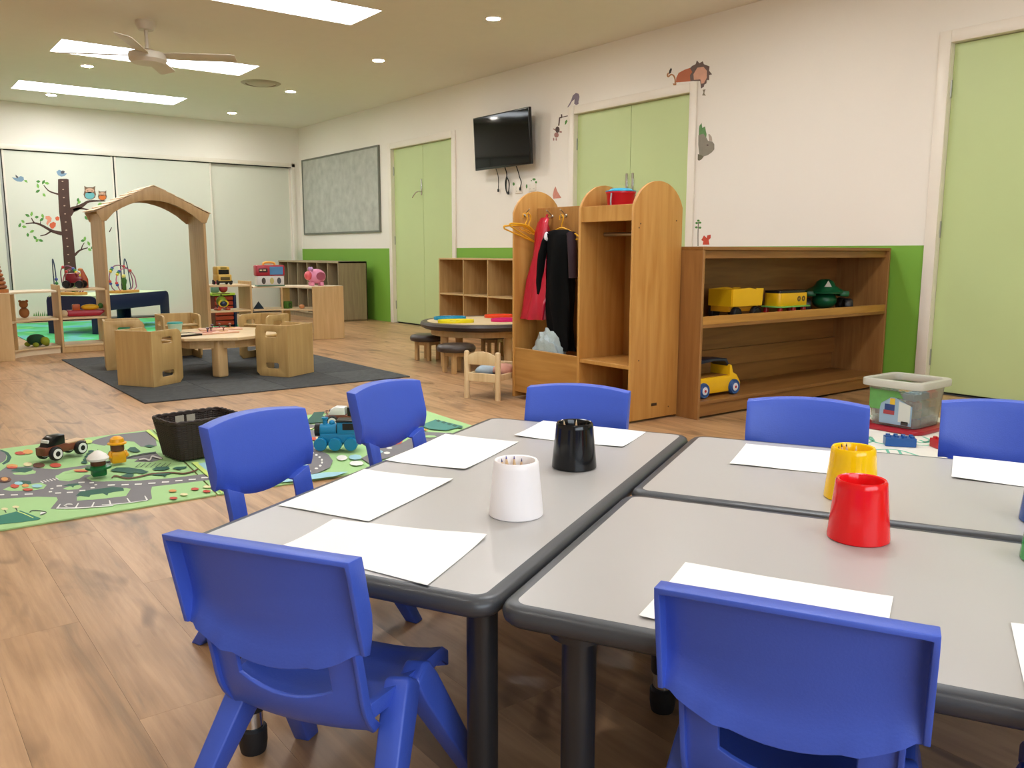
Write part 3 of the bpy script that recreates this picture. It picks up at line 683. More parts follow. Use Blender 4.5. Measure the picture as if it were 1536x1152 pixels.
# ---- toys on it
M_ty = mat('toy_yellow', '#E8B414', .35, .05); M_bk = mat('toy_black', '#15161A', .4, .05); M_tg = mat('toy_green_dark', '#0F5A36', .35, .08); M_tr = mat('toy_red', '#B81E24', .35, .05); M_tb = mat('toy_blue', '#1F4E8C', .35, .05)
def wheel(par, c, r, t, axis='y', m=None, hub=None, name='wheel'):
    Mx = {'y': Matrix.Rotation(R(90), 3, 'X'), 'x': Matrix.Rotation(R(90), 3, 'Y')}[axis]
    o = G().lathe([(0, -t/2), (r*.62, -t/2), (r*.68, -t*.38), (r*.9, -t/2), (r, -t*.3), (r, t*.3), (r*.9, t/2), (r*.68, t*.38), (r*.62, t/2), (0, t/2)], 20, c, Mx).obj(name, m or M_bk, par)
    if hub: G().lathe([(0, -t*.56), (r*.5, -t*.56), (r*.55, -t*.45), (r*.55, t*.45), (r*.5, t*.56), (0, t*.56)], 16, c, Mx).obj('hub', hub, o)
    return o
t = thing('toy_dump_truck', 'yellow toy dump truck with black wheels on the upper shelf', 'toy truck', (3.905, 3.02, .492), R(-2))
G().plate([[(-.13, .045), (.115, .045), (.12, .075), (-.13, .075)]], .13, 'xzy', b=.004, off=-.065).obj('chassis', mat('truck_orange', '#C98A12', .4, .08), t)
g = G()
for s in (-1, 1): g.plate([[(-.125, .075), (.125, .075), (.135, .17), (.08, .172), (.07, .166), (.02, .175), (-.125, .168)]], .008, 'xzy', off=s*.082-.004)
g.box(-.13, -.12, -.082, .082, .075, .168); g.box(.12, .13, -.082, .082, .075, .165); g.box(-.125, .125, -.08, .08, .075, .083)
g.obj('tipper_bed', M_ty, t)
for x in (-.085, .08):
    for s in (-1, 1): wheel(t, (x, s*.078, .036), .036, .03)
t = thing('toy_carry_case', 'yellow toy case with black lid on a green tray with red feet', 'toy', (4.355, 3.0, .492), R(0))
G().plate([rrect(-.165, .165, -.075, .075, .04)], .008, off=.052, b=.002).obj('tray', mat('tray_green', '#7BC060', .4, .05), t)
for (x, y) in ((-.12, -.045), (.0, -.05), (.11, -.045), (-.12, .05), (.11, .05)): G().lathe([(.017, 0), (.015, .052)], 14, (x, y, 0)).obj('foot', M_tr, t)
G().plate([rrect(-.145, .14, -.06, .06, .03)], .075, off=.06, b=.012).obj('case_body', M_ty, t)
G().plate([rrect(-.14, .12, -.058, .058, .02)], .014, off=.135, b=.004).obj('lid', M_bk, t)
for x in (.04, .085): G().plate([circ(x, .10, .016, 14), circ(x, .10, .007, 10)[::-1]], .002, 'xzy', off=-.0622).obj('printed_ring', mat('print_grey', '#6B5A30', .6), t)
t = thing('toy_rover', 'dark green toy rover with white triangle and black wheels on the shelf', 'toy vehicle', (4.80, 3.03, .492), R(-42))
g = G(); g.ball((0, 0, .075), (.075, .09, .055)); g.obj('hull', M_tg, t)
G().lathe([(.118, .118), (.122, .130), (.10, .142), (.062, .165), (.05, .19), (.03, .203), (0, .206)], 20).obj('turret', M_tg, t)
for s in (-1, 1):
    G().box(s*.10-.03, s*.10+.03, -.08, .08, .10, .135, .01).obj('fender', M_tg, t)
    for y in (-.06, .07): wheel(t, (s*.125, y, .045), .045, .045, 'x')
G().plate([[(-.022, .160), (.022, .160), (0, .198)]], .003, 'xzy', off=-.070, M=Matrix.Rotation(R(0), 4, 'X')).obj('white_triangle', mat('white_decal', '#D8D4CC', .5), t)
t = thing('toy_car', 'yellow toy car with dark roof and blue wheels on the bottom shelf', 'toy car', (3.605, 2.965, .093), 0); t.scale = (.92, .92, .92)
G().plate([[(-.2, .02), (.225, .02), (.235, .035), (.235, .07), (.222, .085), (.20, .115), (.165, .13), (.15, .175), (.13, .18), (.13, .115), (-.2, .115)]], .15, 'xzy', b=.012, off=-.075).obj('body', M_ty, t)
G().box(-.2, .13, -.06, .06, .11, .118, 0).obj('seat_floor', mat('seat_brown', '#8A5A18', .6), t)
G().plate([[(-.2, .19), (.0, .205), (.10, .20), (.135, .165), (.15, .165), (.12, .215), (.02, .222), (-.2, .215)]], .12, 'xzy', b=.006, off=-.06).obj('roof', mat('roof_navy', '#141C30', .35), t)
for x in (.165, -.11):
    for s in (-1, 1): 
        w_ = wheel(t, (x, s*.078, .045), .045, .03, 'y', M_tb, mat('hub_white', '#D8D8E0', .4)); G().lathe([(0, -.02), (.008, -.02), (.008, .02), (0, .02)], 10, (x, s*.078, .045), Matrix.Rotation(R(90), 3, 'X')).obj('axle_cap', M_tr, w_)

# ================================================================== SIX-HOLE CUBBY AND CORNER CUBBY
M_birch = wood('birch_ply', '#B4915C', '#C7A571', 'z'); M_birchx = wood('birch_ply_h', '#C0A06C', '#D2B482', 'y')
cu = thing('cubby_shelf', 'light birch cubby shelf with square compartments by the green door', 'shelf', (5.03, 6.97, 0))
y0, y1, x0, x1 = -.65, .65, -.15, .17
Hc = .80
G().box(x1-.01, x1, y0, y1, 0, Hc).obj('back_panel', M_birch, cu, smooth=0)
G().box(x0, x1, y0, y1, Hc-.016, Hc, .0015, 1).obj('top_panel', M_birchx, cu, smooth=0)
for zc in (.02, .42): G().box(x0+.002, x1, y0, y1, zc, zc+.016, .0015, 1).obj('shelf', M_birchx, cu, smooth=0)
for yc in (y0, -.236, .186, y1-.016): G().box(x0, x1, yc, yc+.016, 0, Hc-.016, .0015, 1).obj('upright', M_birch, cu, smooth=0)
M_drift = wood('grey_oak', '#85755C', '#9A8A6C', 'z'); M_drifth = wood('grey_oak_h', '#9A8B6E', '#AA9A7C', 'y')
cc = thing('corner_cubby', 'grey-brown wood cubby shelf standing in the far corner', 'shelf', (4.90, 10.55, 0))
x0, x1, y0, y1, Hc = -.20, .19, -.93, .93, .745
G().box(x0, x1, y0, y0+.018, 0.02, Hc, .0015, 1).obj('side_panel', M_drift, cc, smooth=0); G().box(x0, x1, y1-.018, y1, .02, Hc, .0015, 1).obj('side_panel', M_drift, cc, smooth=0)
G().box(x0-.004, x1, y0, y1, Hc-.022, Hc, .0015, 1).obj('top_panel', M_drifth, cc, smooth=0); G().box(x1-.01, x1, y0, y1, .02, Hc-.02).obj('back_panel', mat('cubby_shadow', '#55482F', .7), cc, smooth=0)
for k in range(1, 6): yy_ = y0+k*(y1-y0)/6; G().box(x0+.004, x1-.01, yy_-.008, yy_+.008, .06, Hc-.022, 0).obj('upright', M_drift, cc, smooth=0)
for zc in (.06, .38): G().box(x0+.004, x1-.01, y0+.018, y1-.018, zc, zc+.016).obj('shelf', M_drifth, cc, smooth=0)
G().box(x0+.02, x1, y0+.018, y1-.018, 0, .06).obj('plinth', M_drift, cc, smooth=0)

# ================================================================== TV
tv = thing('television', 'black flat television mounted high on the wall', 'television', (5.105, 6.785, 1.935), (0, R(-3), 0))
G().box(-.03, .0, -.452, .452, -.257, .257, .006).obj('case', M_black, tv)
G().box(-.0315, -.030, -.438, .438, -.238, .245, 0).obj('screen', mat('screen_glass', '#030304', .05, 0, spec=.25), tv, smooth=0)
G().box(.0, .05, -.2, .2, -.15, .15, .004).obj('rear_housing', M_black, tv)
G().box(.05, .118, -.04, .04, -.1, .1).obj('wall_bracket', M_dark, tv, smooth=0)
def cable(name, label, pts, r, plug=True):
    t = thing(name, label, 'cable', (0, 0, 0), 0, 'cables hanging below the television')
    P = bez(pts, 5); g = G(); g.tube(P, r, 6); g.obj('lead', M_black, t)
    if plug: e = Vector(pts[-1]); G().box(e.x-.008, e.x+.008, e.y-.008, e.y+.008, e.z-.02, e.z+.008, .002, 1).obj('plug', M_black, t)
    return t
cable('tv_cable', 'thin straight cable dangling below the television', [(5.17, 7.0, 1.70), (5.19, 6.985, 1.62), (5.20, 6.99, 1.55), (5.20, 6.995, 1.48)], .004)
t = cable('tv_cable', 'bundled cable looped below the television', [(5.17, 6.85, 1.70), (5.19, 6.84, 1.62), (5.195, 6.87, 1.54), (5.20, 6.86, 1.46), (5.195, 6.82, 1.445)], .006)
G().tube(bez([(5.19, 6.84, 1.60), (5.19, 6.80, 1.53), (5.195, 6.82, 1.45), (5.2, 6.855, 1.445), (5.19, 6.85, 1.52), (5.19, 6.835, 1.60)], 5), .005, 6).obj('loop', M_black, t)
cable('tv_cable', 'cable with power plug running to the wall socket', [(5.17, 6.67, 1.70), (5.19, 6.655, 1.63), (5.195, 6.64, 1.58), (5.20, 6.62, 1.53), (5.20, 6.64, 1.475)], .005)
def outlet(y, z, label):
    t = thing('wall_socket', label, 'socket', (XW, y, z), 0, 'wall sockets below the television')
    G().box(-.010, -.0005, -.058, .058, -.036, .036, .003).obj('cover_plate', M_trim, t)
    for s in (-1, 1):
        G().box(-.013, -.010, s*.03-.008, s*.03+.008, .012, .026, .001, 1).obj('switch', M_trim, t)
        for q in (-1, 1): G().box(-.0105, -.0099, s*.03+q*.006-.0012, s*.03+q*.006+.0012, -.018, -.008).obj('pin_slot', M_dark, t, smooth=0)
outlet(6.675, 1.465, 'white wall socket with a plug below the television')
outlet(6.47, 1.475, 'white wall socket with leaf stickers, next to the plugged one')

# ================================================================== PLAY CORNER
M_pl = wood('maple_ply', '#C2A06E', '#D0B080', 'z'); M_plx = wood('maple_ply_h', '#D2B88C', '#DDC59C', 'x'); M_top = mat('maple_top', '#E6D6B8', .35, .04, 6); M_arch = wood('arch_ply', '#B49468', '#C6A67A', 'z')
# dark rug of carpet tiles
rg = thing('carpet_tile_rug', 'dark grey square rug under the low wooden table', 'rug', (2.113, 6.285, 0))
M_rug = mat('charcoal_carpet', '#464849', .95, .5, 45, bump=.6, bscale=260); M_rug2 = mat('charcoal_carpet_b', '#4E5050', .95, .5, 38, bump=.6, bscale=230)
tw, tl = 1.755/4, 2.47/5; tm = {}
for i in range(4):
    for j in range(5):
        k = (i+j) % 2
        if k not in tm:
            o = G().box(-tw/2+.001, tw/2-.001, -tl/2+.001, tl/2-.001, .0005, .008, .002, 1).obj('carpet_tile', (M_rug, M_rug2)[k], rg, smooth=0); tm[k] = o.data
        else: o = bpy.data.objects.new('carpet_tile', tm[k]); COL.objects.link(o); o.parent = rg
        o.location = (-.8775+tw*(i+.5), -1.235+tl*(j+.5), 0)
RZ = .0085
# low octagonal table
ot = thing('low_play_table', 'low eight-sided pale wooden table on the dark rug', 'table', (2.03, 6.12, RZ), R(20))
oc = [(.445*math.cos(R(22.5+45*k)), .445*math.sin(R(22.5+45*k))) for k in range(8)]
G().plate([oc], .022, off=.255, b=.005).obj('table_top', wood('table_maple', '#CDB083', '#D8BE93', 'x'), ot, smooth=30)
G().plate([[(x*.86, y*.86) for x, y in oc], [(x*.80, y*.80) for x, y in oc][::-1]], .055, off=.20).obj('apron', M_pl, ot, smooth=30)
for a in (-128, -38, 52, 142): G().box(.33*math.cos(R(a))-.04, .33*math.cos(R(a))+.04, .33*math.sin(R(a))-.04, .33*math.sin(R(a))+.04, 0, .255, .012, 3).obj('leg', M_pl, ot)
OT = Vector((2.03, 6.12, RZ+.277))
# cube chairs
M_cube = wood('cube_ply', '#B4945E', '#C4A56E', 'z')
def make_cube():
    t = thing('cube_chair', '', 'chair', group='plywood cube chairs around the low table'); s, h, d = .145, .355, .135
    side = [rrect(-d, d, 0, h, .045, 5)]
    side = [[(-d, 0), (d-.03, 0), (d, .03), (d, h-.035), (d-.012, h-.012), (d-.035, h), (-d, h)], rrect(-.045, .055, h-.085, h-.045, .014)[::-1], rrect(-.055, .055, .055, .095, .014)[::-1]]
    for q in (-1, 1): G().plate(side, .015, 'yzx', b=.0015, off=(-s if q < 0 else s-.015)).obj('side_panel', M_cube, t, smooth=30)
    G().box(-s+.015, s-.015, -d, -d+.015, 0, h, .0015, 1).obj('back_panel', M_cube, t, smooth=0)
    G().box(-s+.015, s-.015, -d+.015, d-.02, .165, .18, .0015, 1).obj('seat', M_cube, t, smooth=0)
    G().tube([(-s+.015, .08, .27), (s-.015, .08, .27)], .011, 8).obj('rail', M_cube, t)
    return t
cube0 = make_cube(); cu_used = False
def cube(x, y, rot, label):
    global cu_used
    if not cu_used: cu_used = True; o = cube0; o.location = (x, y, RZ); o.rotation_euler = (0, 0, R(rot)); o['label'] = label
    else: dup(cube0, (x, y, RZ), R(rot), label)
cube(1.465, 5.78, -57, 'plywood cube chair showing its plain back to the toy mat, next to the low table')
cube(2.345, 5.675, 30, 'plywood cube chair with slotted side towards the table leg, nearest the blue chairs')
cube(1.53, 6.72, -100, 'plywood cube chair half hidden behind another one, near the left curved shelf')
cube(2.02, 7.05, 178, 'plywood cube chair behind the low table with a slot in its panel')
cube(2.57, 6.63, 118, 'plywood cube chair between the low table and the curved shelf with the pig')
# things on the low table
M_teal = mat('teal_plastic', '#1E8C84', .35, .05)
t = thing('teal_pot', 'small teal pot on the low table', 'pot', Vector((1.80, 6.36, OT.z)), 0)
G().lathe([(0, 0), (.042, 0), (.05, .05), (.054, .052), (.054, .06), (.047, .06), (.04, .006), (0, .006)], 20).obj('pot_body', mat('pot_pale', '#A9C9B8', .5), t); G().lathe([(.0, .074), (.05, .07), (.056, .06), (0, .06)], 20).obj('lid', M_teal, t)
for (x, y, r_, lab) in ((1.97, 6.08, 8, 'peg puzzle board with two knobs on the low table, near its leg'), (2.10, 6.34, -12, 'peg puzzle board behind the other one on the low table')):
    t = thing('peg_puzzle', lab, 'puzzle', (x+.02, y, OT.z), R(r_), 'peg puzzles on the low table')
    G().box(-.15, .15, -.085, .085, 0, .01, .003).obj('board', mat('puzzle_wood', '#D8A98C', .5, .08), t)
    for k, (px, py, hx_) in enumerate(((-.06, -.02, '#5A4A58'), (.07, .0, '#8A5A4A'), (.0, .05, '#6A4A3A'))): 
        G().plate([circ(px, py, .035, 7)], .004, off=.01).obj('puzzle_piece', mat('piece_%d' % k, ('#C98A7A', '#D0A060', '#B8706A')[k], .5), t)
        G().lathe([(.005, .014), (.005, .03), (.011, .034), (.011, .042), (0, .046)], 10, (px, py, 0)).obj('knob', mat('knob_'+hx_, hx_, .4), t)
t = thing('slate_board', 'thin dark-edged board lying on the low table by a cube chair', 'board', (1.74, 6.02, OT.z), R(15)); G().box(-.11, .11, -.08, .08, 0, .008, .002).obj('panel', mat('slate_wood', '#CDBB98', .5), t); G().plate([rrect(-.115, .115, -.085, .085, .01), rrect(-.105, .105, -.075, .075, .006)[::-1]], .012, off=0).obj('frame', M_black, t)

# ---- curved and straight open shelves
def ell(c, a, b, th): return Vector((c[0]+a*math.cos(R(th)), c[1]+b*math.sin(R(th)), 0))
def curved_unit(label, c, a, b, t0, t1, end_at, H, dep=.33, mids=(135,)):
    t = thing('curved_shelf', label, 'shelf', (c[0], c[1], 0)); n = 14
    th = [t0+(t1-t0)*k/n for k in range(n+1)]
    for nm, z0, z1, mm in (('top_panel', H-.016, H, M_top), ('middle_shelf', .284, .30, M_plx), ('bottom_shelf', .05, .064, M_plx)):
        loop = [(a*math.cos(R(q)), b*math.sin(R(q))) for q in th] + [((a+dep)*math.cos(R(q)), (b+dep)*math.sin(R(q))) for q in th[::-1]]
        G().plate([loop], z1-z0, off=z0, b=.001).obj(nm, mm, t, smooth=30)
    loop = [((a+.02)*math.cos(R(q)), (b+.02)*math.sin(R(q))) for q in th] + [((a+.034)*math.cos(R(q)), (b+.034)*math.sin(R(q))) for q in th[::-1]]
    G().plate([loop], .05, off=0).obj('plinth', M_top, t, smooth=30)
    for q in mids:
        p0, p1 = Vector((a*math.cos(R(q))*1.01, b*math.sin(R(q))*1.01, 0)), Vector(((a+dep)*math.cos(R(q)), (b+dep)*math.sin(R(q)), 0)); d = (p1-p0).normalized(); n_ = Vector((-d.y, d.x, 0))*.008
        g = G()
        for z0, z1 in ((.064, .284), (.30, H-.016)): g.plate([[(p0+n_).xy, (p0-n_).xy, (p1-n_).xy, (p1+n_).xy]], z1-z0, off=z0)
        g.obj('upright', M_pl, t, smooth=0)
    # solid end board
    p0, p1 = Vector((a*math.cos(R(end_at)), 0, 0)), Vector(((a+dep)*math.cos(R(end_at)), 0, 0))
    G().box(min(p0.x, p1.x), max(p0.x, p1.x), -.02, -.001, 0, H-.001, .002, 1).obj('end_panel', M_pl, t, smooth=0)
    return t
curved_unit('curved birch shelf with the ring stacker standing on it', (1.335, 7.72), .395, .34, 91, 179.5, 180, .535, mids=(150,))
curved_unit('curved birch shelf with the pink pig and the toy house on it', (3.055, 7.82), .475, .32, 89, .5, 0, .525, mids=(55,))
def straight_unit(label, x0, x1, y0, y1, H, tall):
    t = thing('open_shelf', label, 'shelf', ((x0+x1)/2, (y0+y1)/2, 0)); w, d = (x1-x0)/2, (y1-y0)/2
    for q in (-1, 1):
        hh = H+(.032 if q == tall else -.016)
        G().box(-w if q < 0 else w-.018, -w+.018 if q < 0 else w, -d, d, 0, hh, .002, 1).obj('side_panel', M_pl, t, smooth=0)
    G().box(-w+.018, w-.018, -d, d, H-.018, H, .002, 1).obj('top_panel', M_plx, t, smooth=0)
    G().box(-w+.018, w-.018, -d, d, .284, .30, .002, 1).obj('middle_shelf', M_plx, t, smooth=0)
    G().box(-w+.018, w-.018, -d, d, .05, .066, .002, 1).obj('bottom_shelf', M_plx, t, smooth=0)
    G().box(-w+.018, w-.018, -d+.004, -d+.018, 0, .05, .002, 1).obj('plinth', M_pl, t, smooth=0)
    return t
straight_unit('straight birch shelf holding the red toy boat, on one side of the archway', 1.34, 1.728, 8.06, 8.39, .545, -1)
straight_unit('straight birch shelf holding the toy helicopter, on the other side of the archway', 2.625, 3.05, 8.14, 8.47, .545, 1)
# ---- wooden house archway
ar = thing('house_archway', 'wooden house-shaped archway with a shingled roof between the shelves', 'archway', (2.165, 8.10, 0))
for x0, x1 in ((-.435, -.412), (.435, .458)): G().box(x0, x1, 0, .45, 0, 1.192, .002, 1).obj('post', M_arch, ar, smooth=0)
arc_in = [(-.40+.80*k/12, 1.14+.175*math.sin(math.pi*k/12)**.8) for k in range(13)]
prof = [(-.475, 1.205), (-.44, 1.125), (-.40, 1.125)] + arc_in[1:-1] + [(.42, 1.125), (.462, 1.125), (.495, 1.205), (.06, 1.425), (.01, 1.438), (-.04, 1.425)]
for y0 in (-.015, .45): G().plate([prof], .02, 'xzy', b=.002, off=y0).obj('gable_beam', M_arch, ar, smooth=30)
# roof deck and shingles
M_shin = wood('shingle_wood', '#D9B88C', '#E6C9A0', 'y')
import itertools
for s in (-1, 1):
    A = Vector((.01, 0, 1.438)); B = Vector((-.478 if s < 0 else .498, 0, 1.203)); dirv = (B-A); Ls = dirv.length; dirv.normalize(); nv_ = Vector((-dirv.z, 0, dirv.x)) if s > 0 else Vector((dirv.z, 0, -dirv.x))
    if nv_.z < 0: nv_ = -nv_
    g = G(); q = [A+nv_*.0, B+nv_*.0, B+nv_*.006, A+nv_*.006]
    g.plate([[(p.x, p.z) for p in q]], .44, 'xzy', off=.006); g.obj('roof_deck', M_arch, ar, smooth=0)
    for r_ in range(6):
        s0, s1 = Ls*(r_/6), Ls*((r_+1)/6)+.02
        for c_ in range(6):
            y0 = -.012+c_*.079; p0, p1 = A+dirv*s0+nv_*.007, A+dirv*min(s1, Ls+.012)+nv_*.0125; jag = random.uniform(-.012, .006)
            p1 = p1+dirv*jag
            g = G(); q = [p0, p1, p1+nv_*.006, p0+nv_*.004]; g.plate([[(p.x, p.z) for p in q]], .074, 'xzy', off=y0); g.obj('shingle', M_shin, ar, smooth=0)
# ---- map rug and navy table behind
def bands(name, cols, scale):
    m = bpy.data.materials.new(name); m.use_nodes = True; nt = m.node_tree; b = nt.nodes['Principled BSDF']; tc = nt.nodes.new('ShaderNodeTexCoord'); n = nt.nodes.new('ShaderNodeTexNoise'); n.inputs['Scale'].default_value = scale; n.inputs['Detail'].default_value = 2
    nt.links.new(tc.outputs['Object'], n.inputs['Vector']); cr = nt.nodes.new('ShaderNodeValToRGB'); cr.color_ramp.interpolation = 'EASE'
    els = cr.color_ramp.elements
    while len(els) < len(cols): els.new(.5)
    for e, (p, h) in zip(els, cols): e.position = p; e.color = lin(h)
    nt.links.new(n.outputs['Fac'], cr.inputs['Fac']); nt.links.new(cr.outputs['Color'], b.inputs['Base Color']); b.inputs['Roughness'].default_value = .8; return m
o = G().plate([rrect(-1.15, 1.15, -1.44, 1.44, .04)], .006, off=.0005).obj('landscape_rug', bands('landscape_print', [(.30, '#4FA0C0'), (.42, '#62B8B0'), (.5, '#4FC07A'), (.62, '#3FAE62'), (.72, '#7CCB6A')], 2.4), None, (2.40, 10.2, 0)); tag(o, 'green and blue landscape rug behind the open shelves', 'rug')
nvy = mat('navy_laminate', '#0E1C44', .4, .06)
u = Vector((.72, .69, 0)).normalized(); v = Vector((-u.y, u.x, 0)); N0 = Vector((1.95, 9.60, .007))
nt_ = thing('navy_activity_table', 'navy blue activity table with cut-out sides behind the archway', 'table', N0, math.atan2(u.y, u.x)); Ln, Wn, Hn = 1.36, .58, .395
def frame_panel(L, H): return [rrect(0, L, 0, H, .05), [(.17, -.001+.002), (.17, H-.19), (L-.17, H-.19), (L-.17, .002)]]
def cut(L, H, k): return [(0, 0), (k, 0), (k, H-.16), (L-k, H-.16), (L-k, 0), (L, 0), (L, H-.05), (L-.015, H-.015), (L-.05, H), (.05, H), (.015, H-.015), (0, H-.05)]
G().plate([cut(Ln, Hn, .17)], .018, 'xzy', off=0, b=.002).obj('long_side', nvy, nt_, smooth=30); G().plate([cut(Ln, Hn, .17)], .018, 'xzy', off=Wn-.018, b=.002).obj('long_side', nvy, nt_, smooth=30)
for xo in (.0, Ln-.018): G().plate([[(p[0]+.018, p[1]) for p in cut(Wn-.036, Hn, .06)]], .018, 'yzx', off=xo).obj('short_side', nvy, nt_, smooth=30)
G().box(.018, Ln-.018, .018, Wn-.018, Hn-.03, Hn+.004, .002, 1).obj('play_surface', mat('pale_green_top', '#CFE0B4', .4, .05), nt_, smooth=0)
NT = lambda x, y, z=Hn+.004: N0+u*x+v*y+Vector((0, 0, z))
def bead_maze(p, rot, label, sc=1.0):
    t = thing('bead_maze', label, 'bead maze', p, rot, 'bead mazes on the navy table')
    G().box(-.17*sc, .17*sc, -.09, .09, 0, .03, .006).obj('base', wood('maze_base', '#C08A3C', '#D09C4C', 'x'), t)
    wires = [([(-.15*sc, 0, .03), (-.16*sc, .02, .14), (-.08*sc, .03, .23), (.02*sc, .02, .24), (.10*sc, 0, .20), (.12*sc, -.02, .10), (.10*sc, -.02, .03)], '#8A4A6A'),
             ([(-.13*sc, -.05, .03), (-.14*sc, -.03, .12), (-.06*sc, -.02, .20), (.04*sc, -.03, .21), (.12*sc, -.04, .14), (.13*sc, -.05, .03)], '#B05A7A'),
             ([(.10*sc, .05, .03), (.11*sc, .05, .22), (.13*sc, .05, .30), (.15*sc, .04, .22), (.16*sc, .03, .06), (.16*sc, .03, .03)], '#2A3A58')]
    for k, (w_, h_) in enumerate(wires):
        P = bez(w_, 6); o = G().tube([p_*1.25 if p_.z > .04 else p_ for p_ in P], .006, 6).obj('wire', mat('wire_'+h_, h_, .4), t)
        for j in ((3, 4, 9, 10, 11, 20) if k < 2 else (2, 3)):
            if j < len(P): G().ball(P[j]*1.25, .017, 10, 7).obj('bead', mat('bead_%d' % (j % 4), ('#C03A3A', '#E0C030', '#2A7A3A', '#3A4A9A')[j % 4], .35), o)
    G().lathe([(.02, .03), (.02, .09), (.026, .11), (.03, .14), (.016, .17), (0, .175)], 14, (-.02*sc, -.03, 0)).obj('figure', mat('maze_green', '#3A6A28', .4), t); G().ball((-.02*sc, -.03, .185), .022, 12, 8).obj('figure_head', mat('maze_yellow', '#E8DC7A', .4), t)
bead_maze(NT(.68, .14), math.atan2(u.y, u.x), 'bead maze seen through the archway opening')
bead_maze(NT(.17, .42), math.atan2(u.y, u.x)+R(80), 'bead maze partly hidden behind the archway post', .85)
# toy workbench behind the right-hand shelf
t = thing('toy_workbench', 'red slatted toy workbench with lime top behind the helicopter shelf', 'toy', (3.28, 9.72, .007), R(10))
for k in range(6): G().box(-.13, .09, -.10, -.085, .03+k*.056, .074+k*.056, .003, 1).obj('slat', mat('bench_red', '#A6331E', .45, .08), t)
G().box(-.13, .09, -.08, .10, .02, .36).obj('body', mat('bench_red_dark', '#6A2014', .5), t, smooth=0); G().box(-.15, .11, -.12, .12, .365, .392, .005).obj('bench_top', mat('lime_top', '#A8C040', .4), t); G().box(.095, .125, -.11, .11, 0, .365, .004).obj('side_post', nvy, t)
G().box(-.11, -.03, -.03, .05, .392, .47, .02).obj('toy_pot', mat('pot_grey_green', '#5E7A6C', .5), t); G().ball((.03, 0, .44), (.05, .05, .05)).obj('toy_ball', mat('bench_ball', '#9A2A38', .4), t); G().ball((-.05, .02, .48), (.045, .045, .04)).obj('toy_hat', mat('bench_hat', '#A03040', .4), t)
# storage crates seen below
# ---- toys on the shelves
Zt, Zm, Zb = .545, .301, .067
t = thing('ring_stacker', 'tall wooden ring stacker on the end of the curved shelf', 'toy', (.86, 7.86, .536)); M_rw = wood('ring_wood', '#9A5A30', '#B4733F', 'x')
G().lathe([(0, 0), (.095, 0), (.095, .028), (.06, .03), (0, .03)], 24).obj('base', M_rw, t); G().lathe([(.012, .03), (.012, .33), (0, .335)], 10).obj('peg', M_rw, t)
for k in range(9): r_ = .088-.0068*k; z = .047+k*.031; G().lathe([(.016, z-.015), (r_-.015, z-.015), (r_-.004, z-.010), (r_, z), (r_-.004, z+.010), (r_-.015, z+.015), (.016, z+.015)], 24).obj('ring', M_rw if k % 2 else wood('ring_wood_b', '#7A4424', '#965C34', 'x'), t)
M_rob = mat('dark_red_toy', '#7E1424', .35, .06)
t = thing('toy_monster_truck', 'dark red toy truck with big black wheels on the straight shelf', 'toy truck', (1.50, 8.22, Zt), R(-25))
G().plate([[(-.06, .045), (.06, .045), (.062, .085), (.03, .095), (.02, .13), (-.05, .13), (-.06, .09)]], .08, 'xzy', b=.01, off=-.04).obj('body', M_rob, t)
for s in (-1, 1):
    for x in (-.05, .055): wheel(t, (x, s*.058, .034), .034, .035)
    G().ball((.035, s*.02, .128), .011, 10, 7).obj('headlamp', mat('lamp_pink', '#D08A90', .3), t)
t = thing('toy_giraffe', 'orange and pink toy animal standing behind the red truck', 'toy', (1.60, 8.31, Zt)); G().tube([(0, 0, .0), (0, 0, .07), (-.012, 0, .13), (-.018, 0, .155)], [.028, .03, .017, .012], 12).obj('body', mat('toy_salmon', '#C86A4A', .5), t); G().ball((-.028, 0, .158), (.022, .014, .014)).obj('head', mat('toy_salmon_b', '#D8965A', .5), t)
t = thing('toy_boat', 'red and yellow toy boat on the middle shelf', 'toy boat', (1.555, 8.20, Zm), R(-4))
G().plate([[(-.125, .0), (.12, .0), (.17, .045), (.15, .05), (-.13, .055), (-.145, .03)]], .10, 'xzy', b=.012, off=-.05).obj('hull', mat('boat_red', '#A81E30', .35), t); G().ball((.05, 0, .075), (.075, .045, .028)).obj('cabin', mat('boat_yellow', '#E2AE1C', .35), t)
G().box(-.09, -.03, -.03, .03, .05, .105, .008).obj('wheelhouse', mat('boat_orange', '#B5501E', .4), t); G().ball((.135, 0, .085), (.022, .02, .025)).obj('bow_figure', mat('boat_green', '#3E7A34', .5), t)
t = G().ball((0, 0, .03), .03).obj('toy_ball', mat('ball_cream', '#D8C4A0', .4, .2, 20), None, (1.39, 8.16, Zm)); tag(t, 'small cream ball on the middle shelf beside the boat', 'ball')
t = thing('toy_turtle', 'green and yellow plush turtle on the bottom curved shelf', 'soft toy', (1.16, 8.13, .0645), R(-60)); G().ball((0, 0, .055), (.085, .07, .05)).obj('shell', mat('turtle_green', '#1F4A2C', .9, .2, 30), t); G().ball((.10, 0, .05), (.038, .034, .036)).obj('head', mat('turtle_lime', '#8A9A2A', .9), t)
for x, y in ((-.055, -.045), (.05, -.05), (-.055, .045), (.05, .05)): G().ball((x, y, .02), (.03, .02, .02)).obj('foot', MATS['turtle_lime'], t)
t = thing('toy_teddy', 'small brown toy peeking from behind the upright of the curved shelf', 'soft toy', (1.10, 8.24, .301)); G().ball((0, 0, .045), (.04, .04, .045)).obj('body', mat('teddy_brown', '#A06A3C', .9), t); G().ball((0, 0, .115), .034).obj('head', MATS['teddy_brown'], t)
for s in (-1, 1): G().ball((s*.026, 0, .142), .012, 10, 7).obj('ear', MATS['teddy_brown'], t)
M_bus = mat('bus_yellow', '#D8B454', .4, .06)
